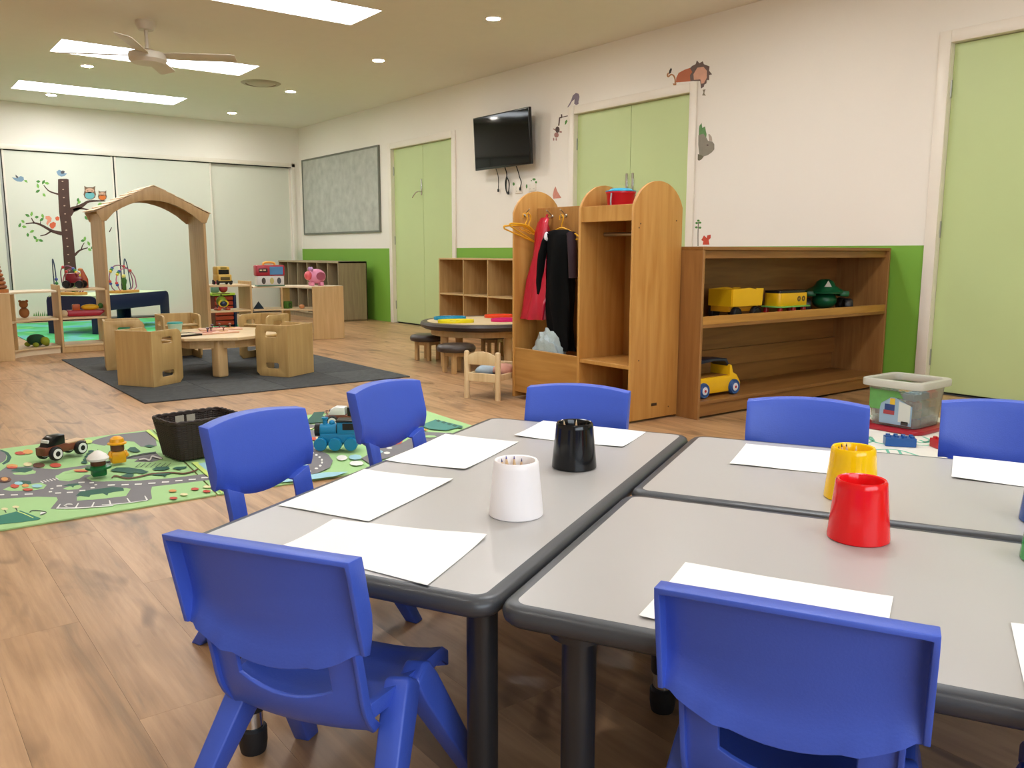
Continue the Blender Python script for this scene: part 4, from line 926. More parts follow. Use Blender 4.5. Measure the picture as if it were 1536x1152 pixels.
t = thing('toy_bus', 'yellow toy school bus facing out on the straight shelf', 'toy bus', (2.815, 8.28, Zt), 0)
G().box(-.066, .066, -.08, .09, .03, .10, .012).obj('bonnet', M_bus, t); G().box(-.062, .062, -.045, .10, .09, .175, .015).obj('cab', M_bus, t); G().box(-.05, .05, -.049, -.044, .10, .145, .002, 1).obj('windscreen', M_black, t); G().box(-.045, .045, -.084, -.079, .045, .075, .002, 1).obj('grille', mat('grille_dark', '#5A4A20', .5), t); G().box(-.07, .07, -.09, -.078, .02, .036, .003, 1).obj('bumper', M_black, t); G().box(-.03, .03, -.05, -.044, .152, .168, .002, 1).obj('sign_board', mat('sign_olive', '#8A7A30', .5), t)
for s in (-1, 1):
    for y in (-.05, .07): wheel(t, (s*.062, y, .024), .024, .02, 'x')
t = thing('toy_house', 'red and white toy carry house with yellow handle and blue window', 'toy house', (3.24, 8.16, .526), R(-8))
G().box(-.135, .135, -.06, .06, 0, .01, .003, 1).obj('base', mat('house_green', '#5E8A70', .4), t); G().box(-.13, .13, -.055, .055, .01, .10, .004).obj('wall', mat('house_white', '#D6D4D0', .4), t); G().box(-.14, .14, -.062, .062, .10, .205, .012).obj('roof', mat('house_red', '#A82232', .35), t)
G().box(-.01, .12, -.066, -.061, .112, .19, .002, 1).obj('blue_window', mat('house_blue', '#4F86B8', .35), t); G().box(-.115, -.03, -.066, -.061, .135, .175, .002, 1).obj('dark_panel', mat('house_dark', '#3A1418', .4), t)
for x in (-.095, -.06): G().box(x-.012, x+.012, -.068, -.065, .152, .162).obj('lit_slot', mat('house_cream', '#E8D8B0', .4), t, smooth=0)
G().tube(bez([(-.055, 0, .203), (-.05, 0, .225), (0, 0, .232), (.05, 0, .225), (.055, 0, .203)], 5), .011, 10).obj('handle', mat('house_handle', '#E8B04A', .4), t)
for k, x in enumerate((-.07, .01, .08)): G().plate([circ(x, .052, .02, 14, .032)], .002, 'xzy', off=-.0572).obj('printed_animal', mat('animal_%d' % k, ('#4A4038', '#B8B070', '#4E5458')[k], .5), t)
M_pig = mat('pig_pink', '#DE8CAE', .4, .05)
t = thing('toy_pig', 'pink toy pig on the end of the curved shelf', 'toy pig', (3.66, 7.99, .526), R(-12)); G().ball((0, 0, .092), (.095, .07, .074), 20, 12).obj('body', M_pig, t); G().ball((-.085, -.025, .10), (.04, .045, .045)).obj('face', mat('pig_snout', '#D85A62', .4), t); G().plate([circ(.03, .095, .045, 18, .04)], .004, 'xzy', off=-.072).obj('side_window', mat('pig_window', '#9A4A5E', .3), t)
for x, y in ((-.05, -.035), (.045, -.035), (-.05, .035), (.045, .035)): G().lathe([(.021, 0), (.023, .035)], 12, (x, y, 0)).obj('foot', M_pig, t)
for s in (-1, 1): G().ball((-.055, s*.045, .165), (.018, .022, .022)).obj('ear', mat('pig_ear', '#B890C0', .4), t)
t = thing('toy_helicopter', 'lime and yellow toy helicopter with red skids on the middle shelf', 'toy helicopter', (2.79, 8.27, Zm), 0)
G().ball((0, 0, .085), (.048, .07, .05)).obj('body', mat('heli_lime', '#84A02C', .4), t); G().ball((0, -.05, .062), (.038, .03, .03)).obj('cockpit', mat('heli_navy', '#20304A', .25), t); G().plate([circ(0, .066, .05, 18, .036), circ(0, .062, .036, 16, .026)[::-1]], .01, 'xzy', off=-.062).obj('nose_ring', mat('heli_yellow', '#D8C42C', .4), t)
G().tube([(0, 0, .13), (0, 0, .155)], .006, 8).obj('mast', M_black, t); G().box(-.085, .085, -.01, .01, .152, .160, .003, 1).obj('rotor', mat('rotor_brown', '#5A3A34', .4), t)
for s in (-1, 1): G().box(s*.045-.018, s*.045+.018, -.07, .05, 0, .018, .006).obj('skid', mat('skid_red', '#C04428', .4), t); G().tube([(s*.03, 0, .055), (s*.045, 0, .015)], .005, 6).obj('strut', M_black, t)
t = G(); t.face([(-.04, -.035, 0), (.04, -.035, 0), (.04, .035, 0), (-.04, .035, 0)])
t.bm.faces.ensure_lookup_table(); vs = list(t.bm.verts); ap = t.bm.verts.new((0, 0, .075))
for k in range(4): t.bm.faces.new((vs[k], vs[(k+1) % 4], ap))
t = t.obj('toy_pyramid', mat('pyramid_navy', '#1E3444', .4), None, (3.14, 8.22, .3005), R(30), smooth=0); tag(t, 'small navy pyramid block on the curved middle shelf', 'block')
t = thing('toy_cube', 'green foam number cube on the curved middle shelf', 'block', (3.39, 8.10, .3005), R(25)); G().box(-.036, .036, -.036, .036, 0, .072, .008).obj('cube_body', mat('die_green', '#3E6A20', .6), t); G().plate([circ(0, .036, .02, 14), circ(0, .036, .011, 12)[::-1]], .002, 'xzy', off=-.0375).obj('printed_digit', mat('die_dark', '#10241A', .5), t)
t = G().ball((0, 0, .022), (.028, .022, .022)).obj('toy_egg', mat('peach_toy', '#C88A5A', .5), None, (3.49, 7.98, .3005)); tag(t, 'small peach coloured toy at the end of the curved middle shelf', 'toy')

# ================================================================== ROUND TABLE, STOOLS, DOLL BED
M_pad = mat('brown_vinyl', '#3B302A', .4, .08, 14)
RT = Vector((3.83, 5.36, 0)); rz = .335
t = thing('round_table', 'round birch table with a padded dark brown rim', 'table', RT)
G().plate([circ(0, 0, .43, 48)], .022, off=rz-.022).obj('table_top', wood('round_top', '#CDB58C', '#DCC69E', 'x'), t, smooth=30)
G().lathe([(.425, rz-.045), (.45, rz-.052), (.475, rz-.04), (.483, rz-.02), (.474, rz-.002), (.455, rz+.004), (.43, rz)], 56, cap=False).obj('padded_rim', M_pad, t)
G().lathe([(.385, rz-.10), (.40, rz-.10), (.40, rz-.022), (.385, rz-.022)], 40, cap=False).obj('apron', M_pl, t, smooth=30)
for a in (178, 268, 358, 88): G().lathe([(.029, 0), (.031, .01), (.031, rz-.023), (.029, rz-.022)], 16, (.345*math.cos(R(a)), .345*math.sin(R(a)), 0)).obj('leg', M_pl, t)
def stool(x, y, rot, label, first=[None]):
    if first[0] is None:
        s = thing('padded_stool', label, 'stool', (x, y, 0), R(rot), 'padded stools around the round table'); first[0] = s
        G().lathe([(0, .21), (.10, .209), (.128, .202), (.14, .188), (.142, .172), (.135, .158), (.12, .154), (0, .154)], 32).obj('cushion', M_pad, s)
        for a in (45, 135, 225, 315): G().box(.085*math.cos(R(a))-.015, .085*math.cos(R(a))+.015, .085*math.sin(R(a))-.015, .085*math.sin(R(a))+.015, 0, .154, .004).obj('leg', M_pl, s)
        G().plate([rrect(-.07, .07, -.07, .07, .004), rrect(-.055, .055, -.055, .055, .004)[::-1]], .03, off=.122).obj('apron', M_pl, s, smooth=30)
        return s
    return dup(first[0], (x, y, 0), R(rot), label)
stool(3.375, 5.05, 0, 'dark brown padded stool beside the doll bed'); stool(3.60, 5.80, 20, 'dark brown padded stool on the door side of the round table')
stool(4.16, 5.10, 10, 'dark brown padded stool half hidden behind the dress-up cabinet'); stool(4.15, 5.66, 30, 'dark brown padded stool behind the round table by the cubby shelf')
def splat(px, py, hexc, label, rx, ry):
    p = fl(px, py, rz); t = thing('play_dough_tray', label, 'tray', (p.x, p.y, rz), R(-20), 'coloured trays on the round table'); m = mat('tray_'+hexc, hexc, .25, .05)
    G().plate([circ(0, 0, rx, 24, ry)], .006, off=0, b=.002).obj('tray_base', m, t, smooth=30); G().plate([circ(0, 0, rx, 24, ry), circ(0, 0, rx-.012, 24, ry-.012)[::-1]], .024, off=0, b=.003).obj('tray_rim', m, t, smooth=30)
    G().box(-.05, .04, -.012, .012, .006, .02, .006).obj('scoop', m, t)
splat(675, 479, '#1F8FB4', 'blue plastic tray on the round table', .13, .09); splat(684, 484, '#E8DC1E', 'yellow plastic tray on the round table', .14, .08)
splat(748, 476, '#E84A1E', 'orange plastic tray on the round table', .12, .08); splat(757, 482, '#D81E78', 'pink plastic tray on the round table', .11, .07)
ang = R(112); t = thing('doll_bed', 'small pale wooden doll bed with arched headboard and bedding', 'doll bed', (2.868, 4.018, 0), ang)
M_pine = wood('pine', '#D2B487', '#E2C9A0', 'z'); hw = .108; Lb = .33   # local +x along the headboard, bed runs towards local -y
def post(x, y, h): G().lathe([(.0165, 0), (.0165, h-.015), (.015, h-.005), (.008, h), (0, h+.001)], 12, (x, y, 0)).obj('post', M_pine, t)
for s in (-1, 1): post(s*hw, 0, .285); post(s*hw, -Lb, .215)
G().plate([[(-hw, .205), (hw, .205), (hw, .250), (.075, .268), (.04, .280), (0, .284), (-.04, .280), (-.075, .268), (-hw, .250)]], .016, 'xzy', off=-.008, b=.002).obj('headboard', M_pine, t, smooth=30)
G().box(-hw, hw, -.008, .008, .105, .155, .002, 1).obj('end_rail', M_pine, t, smooth=0); G().box(-hw, hw, -Lb-.008, -Lb+.008, .105, .19, .002, 1).obj('footboard', M_pine, t, smooth=0)
for s in (-1, 1): G().box(s*hw-.008, s*hw+.008, -Lb, 0, .115, .15, .002, 1).obj('side_rail', M_pine, t, smooth=0)
G().box(-hw+.01, hw-.01, -Lb+.01, -.01, .115, .135, .008).obj('mattress', mat('bed_navy', '#2E3A5A', .9, .2, 30), t); G().ball((.04, -.12, .155), (.07, .08, .035)).obj('blanket', mat('bed_blue_white', '#A9BCC8', .9, .3, 30), t); G().ball((-.05, -.16, .16), (.06, .09, .04)).obj('doll', mat('bed_pink', '#C08A78', .8, .2, 20), t)

# ================================================================== PLAY MATS WITH PRINTED TOWN
M_mat = mat('mat_green', '#A4CE8E', .75, .05, 5); M_road = mat('print_road', '#7A787C', .75, .05); M_line = mat('print_white', '#E4E4E0', .7, .02); M_dk = mat('print_dark_green', '#2F5E50', .75, .08); M_teal2 = mat('print_teal', '#2E7A66', .75, .08); M_grey = mat('print_charcoal', '#3E4A48', .75); M_lime = mat('print_lime', '#C8E07A', .75); M_cyan = mat('print_cyan', '#9CCBD8', .75); M_pred = mat('print_red', '#C0503E', .75, .1); M_por = mat('print_orange', '#D89A5A', .75, .1); M_pbr = mat('print_brown', '#6A4436', .75); M_pcream = mat('print_cream', '#E0D8A8', .75)
MT = .006
def playmat(label, quad, border):
    c = sum((Vector((*q, 0)) for q in quad), Vector())/4
    t = thing('play_mat', label, 'play mat', (c.x, c.y, 0), 0, 'printed town play mats')
    G().plate([[(x-c.x, y-c.y) for x, y in quad]], MT-.001, off=.001).obj('mat_base', M_mat, t, smooth=0)
    return t, c
mA, cA = playmat('green play mat with printed roads under the basket and toy figures', [(-.35, 2.985), (.943, 2.955), (1.066, 4.262), (-.22, 4.20)], 0)
mB, cB = playmat('green play mat with printed roads under the toy train', [(.95, 2.955), (2.33, 2.86), (2.405, 4.075), (1.073, 4.262)], 0)
LAY = [0]
def pr(name, m, pts, owner, world=False, closed=True):
    par, c = owner; LAY[0] += 1; z = MT+.0002+.00004*LAY[0]
    P = [(Vector(p) if world else fl(p[0], p[1], z)) for p in pts]
    G().plate([[(p.x-c.x, p.y-c.y) for p in P]], .0002, off=z).obj(name, m, par, smooth=0)
def zA(l): return [(x/7.2, 640+y/7.2) for x, y in l]
def zB(l): return [(160+x/8.23, 620+y/8.23) for x, y in l]
def zC(l): return [(440+x/5.486, 600+y/5.486) for x, y in l]
def ell_px(cx, cy, rx, ry, n=14): return [(cx+rx*math.cos(2*math.pi*k/n), cy+ry*math.sin(2*math.pi*k/n)) for k in range(n)]
def ribbon_px(pts, w, n=6):
    """closed outline of a band through pixel points; w = half width"""
    P = bez([(x, y, 0) for x, y in pts], n); L, Rr = [], []
    for i, p in enumerate(P):
        d = (P[min(i+1, len(P)-1)]-P[max(i-1, 0)]).normalized(); q = Vector((-d.y, d.x, 0)); ww = w if not isinstance(w, (list, tuple)) else w[0]+(w[1]-w[0])*i/(len(P)-1)
        L.append((p+q*ww)[:2]); Rr.append((p-q*ww)[:2])
    return L+Rr[::-1]
A_, B_ = (mA, cA), (mB, cB)
pr('printed_road', M_road, zA([(-500, 470), (0, 480), (60, 440), (330, 430), (450, 450), (600, 460), (760, 440), (960, 410), (1224, 370), (1224, 390), (1050, 425), (900, 450), (760, 480), (700, 500), (600, 530), (600, 560), (640, 580), (740, 590), (860, 560), (920, 520), (1000, 520), (930, 555), (1000, 590), (1224, 595), (1224, 690), (1010, 700), (830, 760), (830, 800), (1224, 770), (1224, 850), (900, 885), (545, 888), (625, 790), (610, 760), (400, 755), (0, 780), (-500, 830)]), A_)
pr('printed_road', M_road, zB([(-20, 840), (400, 830), (800, 800), (1200, 750), (1310, 790), (1290, 820), (900, 865), (560, 905), (545, 960), (560, 1050), (500, 1080), (0, 1130), (-90, 1100), (0, 1050), (240, 1020), (300, 930), (240, 920), (-20, 930)]), A_)
pr('printed_road', M_road, zB([(-230, 360), (-90, 310), (60, 270), (480, 225), (600, 300), (620, 400), (560, 410), (420, 410), (380, 380), (340, 350), (240, 340), (100, 360), (-30, 400)]), A_)
pr('printed_road', M_road, zB([(-200, 600), (60, 590), (260, 550), (600, 480), (700, 560), (560, 600), (340, 600), (390, 560), (250, 565), (60, 610), (-200, 640)]), A_)
pr('printed_road', M_road, zA(ell_px(-20, 320, 90, 75)), A_)
pr('printed_hedge', M_dk, zA([(20, 250), (90, 280), (125, 330), (100, 380), (40, 410), (20, 400), (70, 360), (80, 320), (50, 280), (0, 262)]), A_)
for l in ([(130, 500), (240, 490), (340, 465), (390, 480), (380, 505), (270, 520), (160, 518)], [(30, 680), (120, 640), (300, 625), (440, 605), (505, 630), (470, 670), (350, 690), (120, 695)], [(600, 540), (680, 490), (800, 460), (960, 450), (940, 470), (780, 500), (700, 510), (700, 530), (800, 540), (800, 560), (720, 572), (640, 560)], [(680, 670), (760, 640), (860, 630), (890, 650), (840, 675), (730, 684)], [(830, 790), (880, 760), (1000, 740), (1224, 710), (1300, 700), (1330, 730), (1260, 760), (1000, 790)]): pr('printed_grass', M_mat, zA(l), A_)
for l in ([(110, 480), (180, 450), (270, 440), (360, 450), (340, 475), (270, 495), (190, 488)], [(680, 640), (740, 620), (840, 612), (860, 625), (800, 640), (790, 660), (770, 645)], [(820, 745), (870, 700), (1000, 680), (1224, 650), (1330, 660), (1340, 690), (1224, 705), (1170, 720), (1160, 745), (1110, 720), (980, 735), (965, 760), (900, 752)], [(150, 600), (240, 580), (330, 590), (340, 620), (250, 630), (170, 622)]): pr('printed_trees', M_dk, zA(l), A_)
pr('printed_court', M_teal2, zA([(-300, 1010), (0, 960), (220, 905), (440, 990), (420, 1005), (240, 1030), (0, 1055), (-300, 1100)]), A_)
pr('printed_court_line', M_lime, zA(ribbon_px([(190, 915), (260, 940), (360, 985)], 4)), A_)
for x, y in ((50, 888), (170, 866)): pr('printed_flower', M_pcream, zA(ell_px(x, y, 38, 13)), A_); pr('printed_stem', M_grey, zA([(x-6, y+10), (x+6, y+10), (x+22, y+40), (x+8, y+40)]), A_)
pr('printed_flag', M_line, zA([(440, 920), (505, 925), (430, 955)]), A_); pr('printed_outline', M_grey, zA(ribbon_px([(320, 925), (350, 905), (450, 910), (500, 928), (430, 955)], 4)), A_)
for k in range(6): x = 430+k*33; y = 600-k*7; pr('printed_crossing', M_line, zA([(x, y-12), (x+12, y-14), (x+44, y+4), (x+30, y+7)]), A_)
for x, y, w in ((20, 735, 26), (155, 737, 38), (310, 729, 44), (640, 640, 30), (560, 670, 16), (545, 703, 18), (628, 717, 32), (755, 710, 34), (890, 690, 32), (880, 602, 34), (990, 606, 24), (1035, 628, 14), (1000, 660, 22), (1200, 632, 36)): pr('printed_dash', M_line, zA([(x-w, y-5), (x+w, y-8), (x+w, y+4), (x-w, y+7)]), A_)
for x, y in ((60, 885), (230, 882), (392, 875), (560, 863), (728, 848), (893, 832), (1058, 816), (1215, 793)): pr('printed_dash', M_line, zB([(x-45, y-6), (x+45, y-10), (x+40, y+5), (x-48, y+9)]), A_)
for x0, y0, x1, y1 in ((650, 835, 610, 885), (845, 825, 810, 880), (1015, 815, 990, 862), (1180, 795, 1190, 840)): pr('printed_bay_line', M_line, zA([(x0-4, y0), (x0+8, y0), (x1+14, y1), (x1-6, y1)]), A_)
for x0, y0, x1, y1 in ((250, 1045, 290, 1095), (470, 1018, 505, 1070)): pr('printed_bay_line', M_line, zB([(x0-5, y0), (x0+8, y0), (x1+8, y1), (x1-18, y1)]), A_)
pr('printed_bay_edge', M_line, zA(ribbon_px([(610, 880), (820, 878), (1000, 868), (1224, 850)], 5)), A_); pr('printed_bay_edge', M_line, zB(ribbon_px([(-60, 1130), (200, 1112), (500, 1072)], 4)), A_)
pr('printed_disc', M_line, zA(ribbon_px([(690, 850), (740, 865), (780, 840), (720, 838), (700, 860)], 5)), A_)
for x, y, rx, ry, m in ((220, 285, 65, 18, M_pred), (300, 270, 60, 25, M_por), (480, 250, 75, 14, M_por), (490, 262, 70, 6, M_pred), (130, 425, 65, 22, M_por), (130, 440, 60, 12, M_pred), (300, 405, 50, 22, M_pcream), (420, 415, 70, 26, M_pbr), (600, 415, 65, 24, M_pred), (50, 570, 75, 30, M_pbr), (50, 565, 40, 20, M_por), (160, 640, 50, 22, M_pred), (275, 635, 40, 18, M_por), (300, 678, 60, 14, M_pred), (200, 610, 50, 18, M_cyan), (400, 640, 60, 20, M_cyan), (880, 470, 90, 10, M_por), (880, 480, 80, 7, M_pred), (955, 160, 45, 22, M_lime), (760, 170, 30, 14, M_lime), (840, 180, 30, 10, M_lime)): pr('printed_picture', m, zA(ell_px(x, y, rx, ry, 8)), A_)
for k, (x, y) in enumerate(((985, 265), (965, 295), (945, 325), (930, 355), (910, 385))): pr('printed_hedge', M_dk, zA(ell_px(x, y, 36, 14, 8)), A_)
pr('printed_outline', M_grey, zA(ribbon_px([(1060, 250), (1000, 300), (990, 350), (1020, 390), (1150, 380), (1224, 365)], 5)), A_); pr('printed_outline', M_grey, zB(ribbon_px([(110, 430), (40, 470), (20, 520), (60, 580), (240, 545), (450, 500), (610, 478)], 6)), A_)
for l in ([(50, 700), (120, 670), (270, 668), (430, 690), (520, 720), (440, 745), (360, 730), (300, 745), (200, 725), (70, 715)], [(170, 775), (260, 740), (340, 755), (310, 790), (290, 800), (250, 790)], [(560, 690), (620, 660), (760, 655), (780, 680), (690, 705), (600, 700)], [(560, 760), (620, 730), (780, 725), (790, 745), (740, 755), (720, 785), (690, 765)], [(810, 680), (860, 660), (990, 655), (980, 675), (920, 685), (910, 700)], [(255, 450), (290, 420), (350, 415), (420, 470), (330, 480)], [(460, 405), (520, 385), (600, 400), (540, 420)]): pr('printed_trees', M_dk, zB(l), A_)
pr('printed_path', M_pbr, zB(ribbon_px([(60, 800), (110, 770), (260, 800), (420, 775), (560, 745), (800, 730), (950, 740), (1080, 710), (1130, 685)], 7)), A_)
for k in range(7): x = 350+k*62; pr('printed_furrow', M_grey, zB([(x+70, 612), (x+78, 612), (x+8, 665), (x-4, 665)]), A_)
pr('printed_sign', M_line, zB(ribbon_px([(400, 570), (470, 560), (530, 575), (560, 530), (610, 540), (680, 560)], 9)), A_)
for x, y, m in ((815, 955, M_por), (1090, 932, M_pred), (1235, 960, M_pred), (825, 1045, M_pred), (955, 1000, M_pcream), (1240, 905, M_pcream)): pr('printed_leaf', m, zB(ell_px(x, y, 52, 16, 8)), A_)
pr('printed_border', M_lime, zB([(480, 210), (520, 200), (640, 300), (640, 340)]), A_)
pr('printed_border', M_lime, [(x, y) for x, y in ((287, 693), (297, 693), (333, 727), (333, 741), (318, 720))], A_)
# second mat
pr('printed_water', M_cyan, zB([(1130, 620), (1250, 600), (1290, 700), (1250, 720)]), B_)
pr('printed_road', M_road, zC([(-330, 270), (60, 240), (250, 255), (330, 270), (300, 300), (120, 320), (60, 325), (-330, 420)]), B_)
pr('printed_road', M_road, zC([(-100, 420), (60, 390), (180, 365), (260, 360), (250, 395), (210, 410), (290, 450), (325, 500), (300, 555), (200, 600), (60, 625), (-100, 640), (-100, 600), (60, 560), (110, 540), (140, 500), (100, 450), (-100, 460)]), B_)
pr('printed_water', M_cyan, zC([(-100, 440), (60, 445), (110, 460), (140, 500), (115, 535), (50, 560), (-100, 575)]), B_)
pr('printed_road', M_road, zC([(560, 480), (700, 400), (900, 350), (1000, 290), (1020, 262), (1300, 270), (1320, 300), (1200, 330), (1080, 360), (900, 440), (620, 520)]), B_)
for x, y, w, h in ((115, 425, 14, 6), (158, 435, 14, 7), (190, 452, 12, 8), (216, 470, 11, 8), (235, 492, 9, 9), (236, 515, 9, 9), (222, 540, 12, 9), (190, 563, 16, 7), (128, 585, 22, 6), (60, 602, 16, 6), (130, 385, 24, 5), (190, 395, 26, 5)): pr('printed_dash', M_line, zC(ell_px(x, y, w, h, 6)), B_)
pr('printed_water', M_cyan, zC([(-150, 680), (60, 625), (260, 595), (450, 590), (350, 625), (60, 665)]), B_)
pr('printed_trees', M_dk, zC([(100, 180), (150, 130), (170, 100), (260, 95), (240, 130), (290, 140), (260, 180), (140, 190)]), B_)
pr('printed_pond', mat('print_slate', '#4A8A80', .75, .1), zC([(1040, 210), (1170, 160), (1400, 215), (1260, 250), (1130, 240)]), B_)
for k in range(5): x = 1190+k*45; y = 170+k*13; pr('printed_hedge', M_dk, zC([(x-20, y), (x+5, y-8), (x+28, y+3), (x+4, y+12)]), B_)
for x, y, rx, ry, m in ((200, 318, 60, 16, M_pred), (210, 312, 28, 8, M_pcream), (100, 225, 70, 22, M_pcream), (140, 215, 60, 16, M_road), (90, 295, 60, 16, M_mat), (400, 475, 45, 22, M_line), (510, 470, 55, 22, M_cyan), (520, 520, 60, 20, M_line), (680, 470, 45, 16, M_mat), (840, 340, 60, 28, M_pred), (1040, 350, 40, 18, mat('print_pink', '#D87A8A', .7)), (690, 425, 50, 14, M_cyan), (790, 395, 25, 8, M_line), (770, 435, 28, 10, M_line), (1120, 300, 60, 10, M_mat), (1050, 245, 60, 8, M_por)): pr('printed_picture', m, zC(ell_px(x, y, rx, ry, 8)), B_)
pr('printed_tree_trunk', M_pbr, zC(ribbon_px([(285, 125), (270, 90), (310, 95), (350, 85), (370, 100)], 6)), B_)

# ---- toys on the mats
MTZ = MT+.0085
M_twood = wood('toy_walnut', '#6A3A26', '#84503A', 'x'); M_tire = mat('toy_tire', '#141416', .5); M_wh = mat('toy_white', '#E8E8E6', .35)
def toy_truck(p, rot, label, cab, window, bed):
    t = thing('wooden_toy_truck', label, 'toy truck', (p.x, p.y, MTZ), rot, 'wooden toy trucks on the play mats')
    G().plate([[(-.10, .025), (.095, .025), (.10, .05), (.015, .056), (-.005, .062), (-.10, .056)]], .06, 'xzy', b=.006, off=-.03).obj('body', M_twood, t)
    G().plate([[(-.085, .056), (.0, .056), (.0, .098), (-.05, .10), (-.072, .088)]], .054, 'xzy', b=.008, off=-.027).obj('cab', cab, t)
    G().box(-.078, -.066, -.022, .022, .066, .086, .002, 1, M=Matrix.Rotation(R(0), 4, 'Y')).obj('windscreen', window, t)
    if bed is not None: G().plate([[(.01, .056), (.098, .052), (.09, .075), (.05, .095), (.01, .098)]], .05, 'xzy', b=.006, off=-.025).obj('load', bed, t)
    else: G().box(.008, .096, -.026, .026, .053, .060, .002, 1).obj('flat_bed', mat('bed_pine', '#D2B088', .5), t)
    for x in (-.058, .062):
        for s in (-1, 1):
            Mx = Matrix.Rotation(R(90), 3, 'X'); y = s*.036
            w_ = G().lathe([(0, -.011), (.026, -.011), (.029, -.006), (.029, .006), (.026, .011), (0, .011)], 20, (x, y, .029), Mx).obj('wheel', M_tire, t)
            G().lathe([(.011, -.013), (.021, -.013), (.021, .013), (.011, .013)], 20, (x, y, .029), Mx, cap=False).obj('white_rim', M_wh, w_)
    return t
toy_truck(fl(94, 690), R(30), 'wooden toy truck with black cab and white-rimmed wheels, near the figures', M_black, M_wh, None)
toy_truck(fl(506, 647)+Vector((.06, .02, 0)), R(-42), 'wooden toy truck with white cab and black load, behind the train', M_wh, mat('truck_glass', '#1E4470', .2), M_black)
t = thing('toy_figure', 'yellow toy figure with a yellow hat on the play mat', 'toy figure', fl(178, 699)+Vector((0, 0, MTZ)), 0, 'small toy figures on the play mat'); M_fy = mat('figure_yellow', '#E8A410', .35); M_fs = mat('figure_skin', '#6A4028', .5)
G().box(-.028, .028, -.022, .022, 0, .05, .008).obj('body', M_fy, t); G().lathe([(.024, .05), (.026, .055), (.026, .078), (.024, .08)], 20).obj('head', M_fs, t); G().lathe([(.036, .078), (.036, .083), (.028, .086), (.025, .10), (.014, .108), (0, .11)], 20).obj('hat', M_fy, t)
for s in (-1, 1): G().tube([(s*.026, 0, .045), (s*.034, -.014, .025)], .008, 8).obj('arm', M_fy, t)
t = thing('toy_figure', 'green toy figure with a white hat on the play mat', 'toy figure', fl(149, 719)+Vector((0, 0, MTZ)), 0, 'small toy figures on the play mat'); M_fg = mat('figure_green', '#0E6A34', .35)
G().box(-.026, .026, -.021, .021, 0, .032, .007).obj('body', M_fg, t); G().lathe([(.046, .03), (.046, .038), (.024, .042)], 20).obj('collar', M_fg, t); G().lathe([(.024, .040), (.027, .045), (.027, .062), (.024, .064)], 20).obj('head', M_fs, t); G().lathe([(.038, .062), (.040, .070), (.030, .083), (.012, .096), (0, .10)], 20).obj('hat', mat('figure_white', '#E6E2DC', .4), t)
M_bt = mat('train_blue', '#1484B8', .32, .05)
t = thing('toy_train', 'bright blue toy train engine with round wheels on the play mat', 'toy train', fl(504, 680)+Vector((.0, .03, MTZ)), R(-36))
G().box(-.05, .115, -.03, .03, .03, .075, .008).obj('chassis', M_bt, t); G().lathe([(.026, -.05), (.028, -.045), (.028, .02)], 18, (0, 0, .085), Matrix.Rotation(R(90), 3, 'Y')).obj('boiler', M_bt, t); G().lathe([(.028, -.072), (.028, -.05)], 18, (0, 0, .085), Matrix.Rotation(R(90), 3, 'Y')).obj('smokebox', M_black, t)
G().box(.025, .115, -.032, .032, .07, .125, .006).obj('cab', M_bt, t); G().box(.02, .12, -.036, .036, .122, .132, .004, 1).obj('cab_roof', M_black, t)
for s in (-1, 1): G().box(.05, .105, s*.0335-.001, s*.0335+.001, .09, .118).obj('cab_window', M_black, t, smooth=0)
G().lathe([(.010, .11), (.010, .13), (.014, .133), (.014, .14), (0, .14)], 14, (-.03, 0, 0)).obj('funnel', M_bt, t); G().ball((-.0, 0, .115), .013).obj('dome', M_bt, t)
for x in (-.045, .018, .085):
    for s in (-1, 1): G().lathe([(0, -.009), (.026, -.009), (.029, -.004), (.029, .004), (.026, .009), (0, .009)], 20, (x, s*.04, .029), Matrix.Rotation(R(90), 3, 'X')).obj('wheel', M_bt, t)
# ---- wicker basket
M_wk = mat('wicker_dark', '#2A1C15', .6, .3, 60)
bp_ = fl(262, 698); ba = R(8)
bk2 = thing('wicker_basket', 'dark brown wicker basket at the edge of the play mat', 'basket', (bp_.x+.135, bp_.y+.11, MTZ), ba)
wx_, wy_ = .15, .115
def brect(f, z, ph, amp, n=120):
    out = rrect(-wx_*f, wx_*f, -wy_*f, wy_*f, .035, 4); L = [Vector((*p, 0)) for p in out]; seg = [(L[(i+1) % len(L)]-L[i]).length for i in range(len(L))]; T_ = sum(seg); P = []
    for k in range(n):
        d = T_*k/n; i = 0
        while d > seg[i]: d -= seg[i]; i += 1
        p = L[i].lerp(L[(i+1) % len(L)], d/seg[i]); q = (L[(i+1) % len(L)]-L[i]).normalized(); nn = Vector((q.y, -q.x, 0)); P.append(p+nn*amp*math.sin(math.pi*(k+ph))+Vector((0, 0, z)))
    return P
g = G()
for k in range(17): g.tube(brect(.84+.16*k/16, .008+k*.0085, k, .0035, 92), .0046, 5, closed=True)
o = g.obj('woven_wall', M_wk, bk2)
g = G(); P = brect(.84, 0, 0, 0, 46); Q = brect(1.0, .152, 0, 0, 46)
for a_, b_ in zip(P, Q): g.tube([a_, b_], .004, 5)
g.obj('uprights', M_wk, bk2)
g = G(); g.tube([p+Vector((0, 0, .004*math.sin(k*1.05))) for k, p in enumerate(brect(1.0, .155, 0, .004, 92))], .0075, 6, closed=True); g.tube([p+Vector((0, 0, -.004*math.sin(k*1.05))) for k, p in enumerate(brect(1.0, .157, 1, .005, 92))], .006, 6, closed=True); g.obj('braided_rim', M_wk, bk2)
G().plate([rrect(-wx_*.84, wx_*.84, -wy_*.84, wy_*.84, .03)], .008, off=0).obj('bottom', M_wk, bk2)
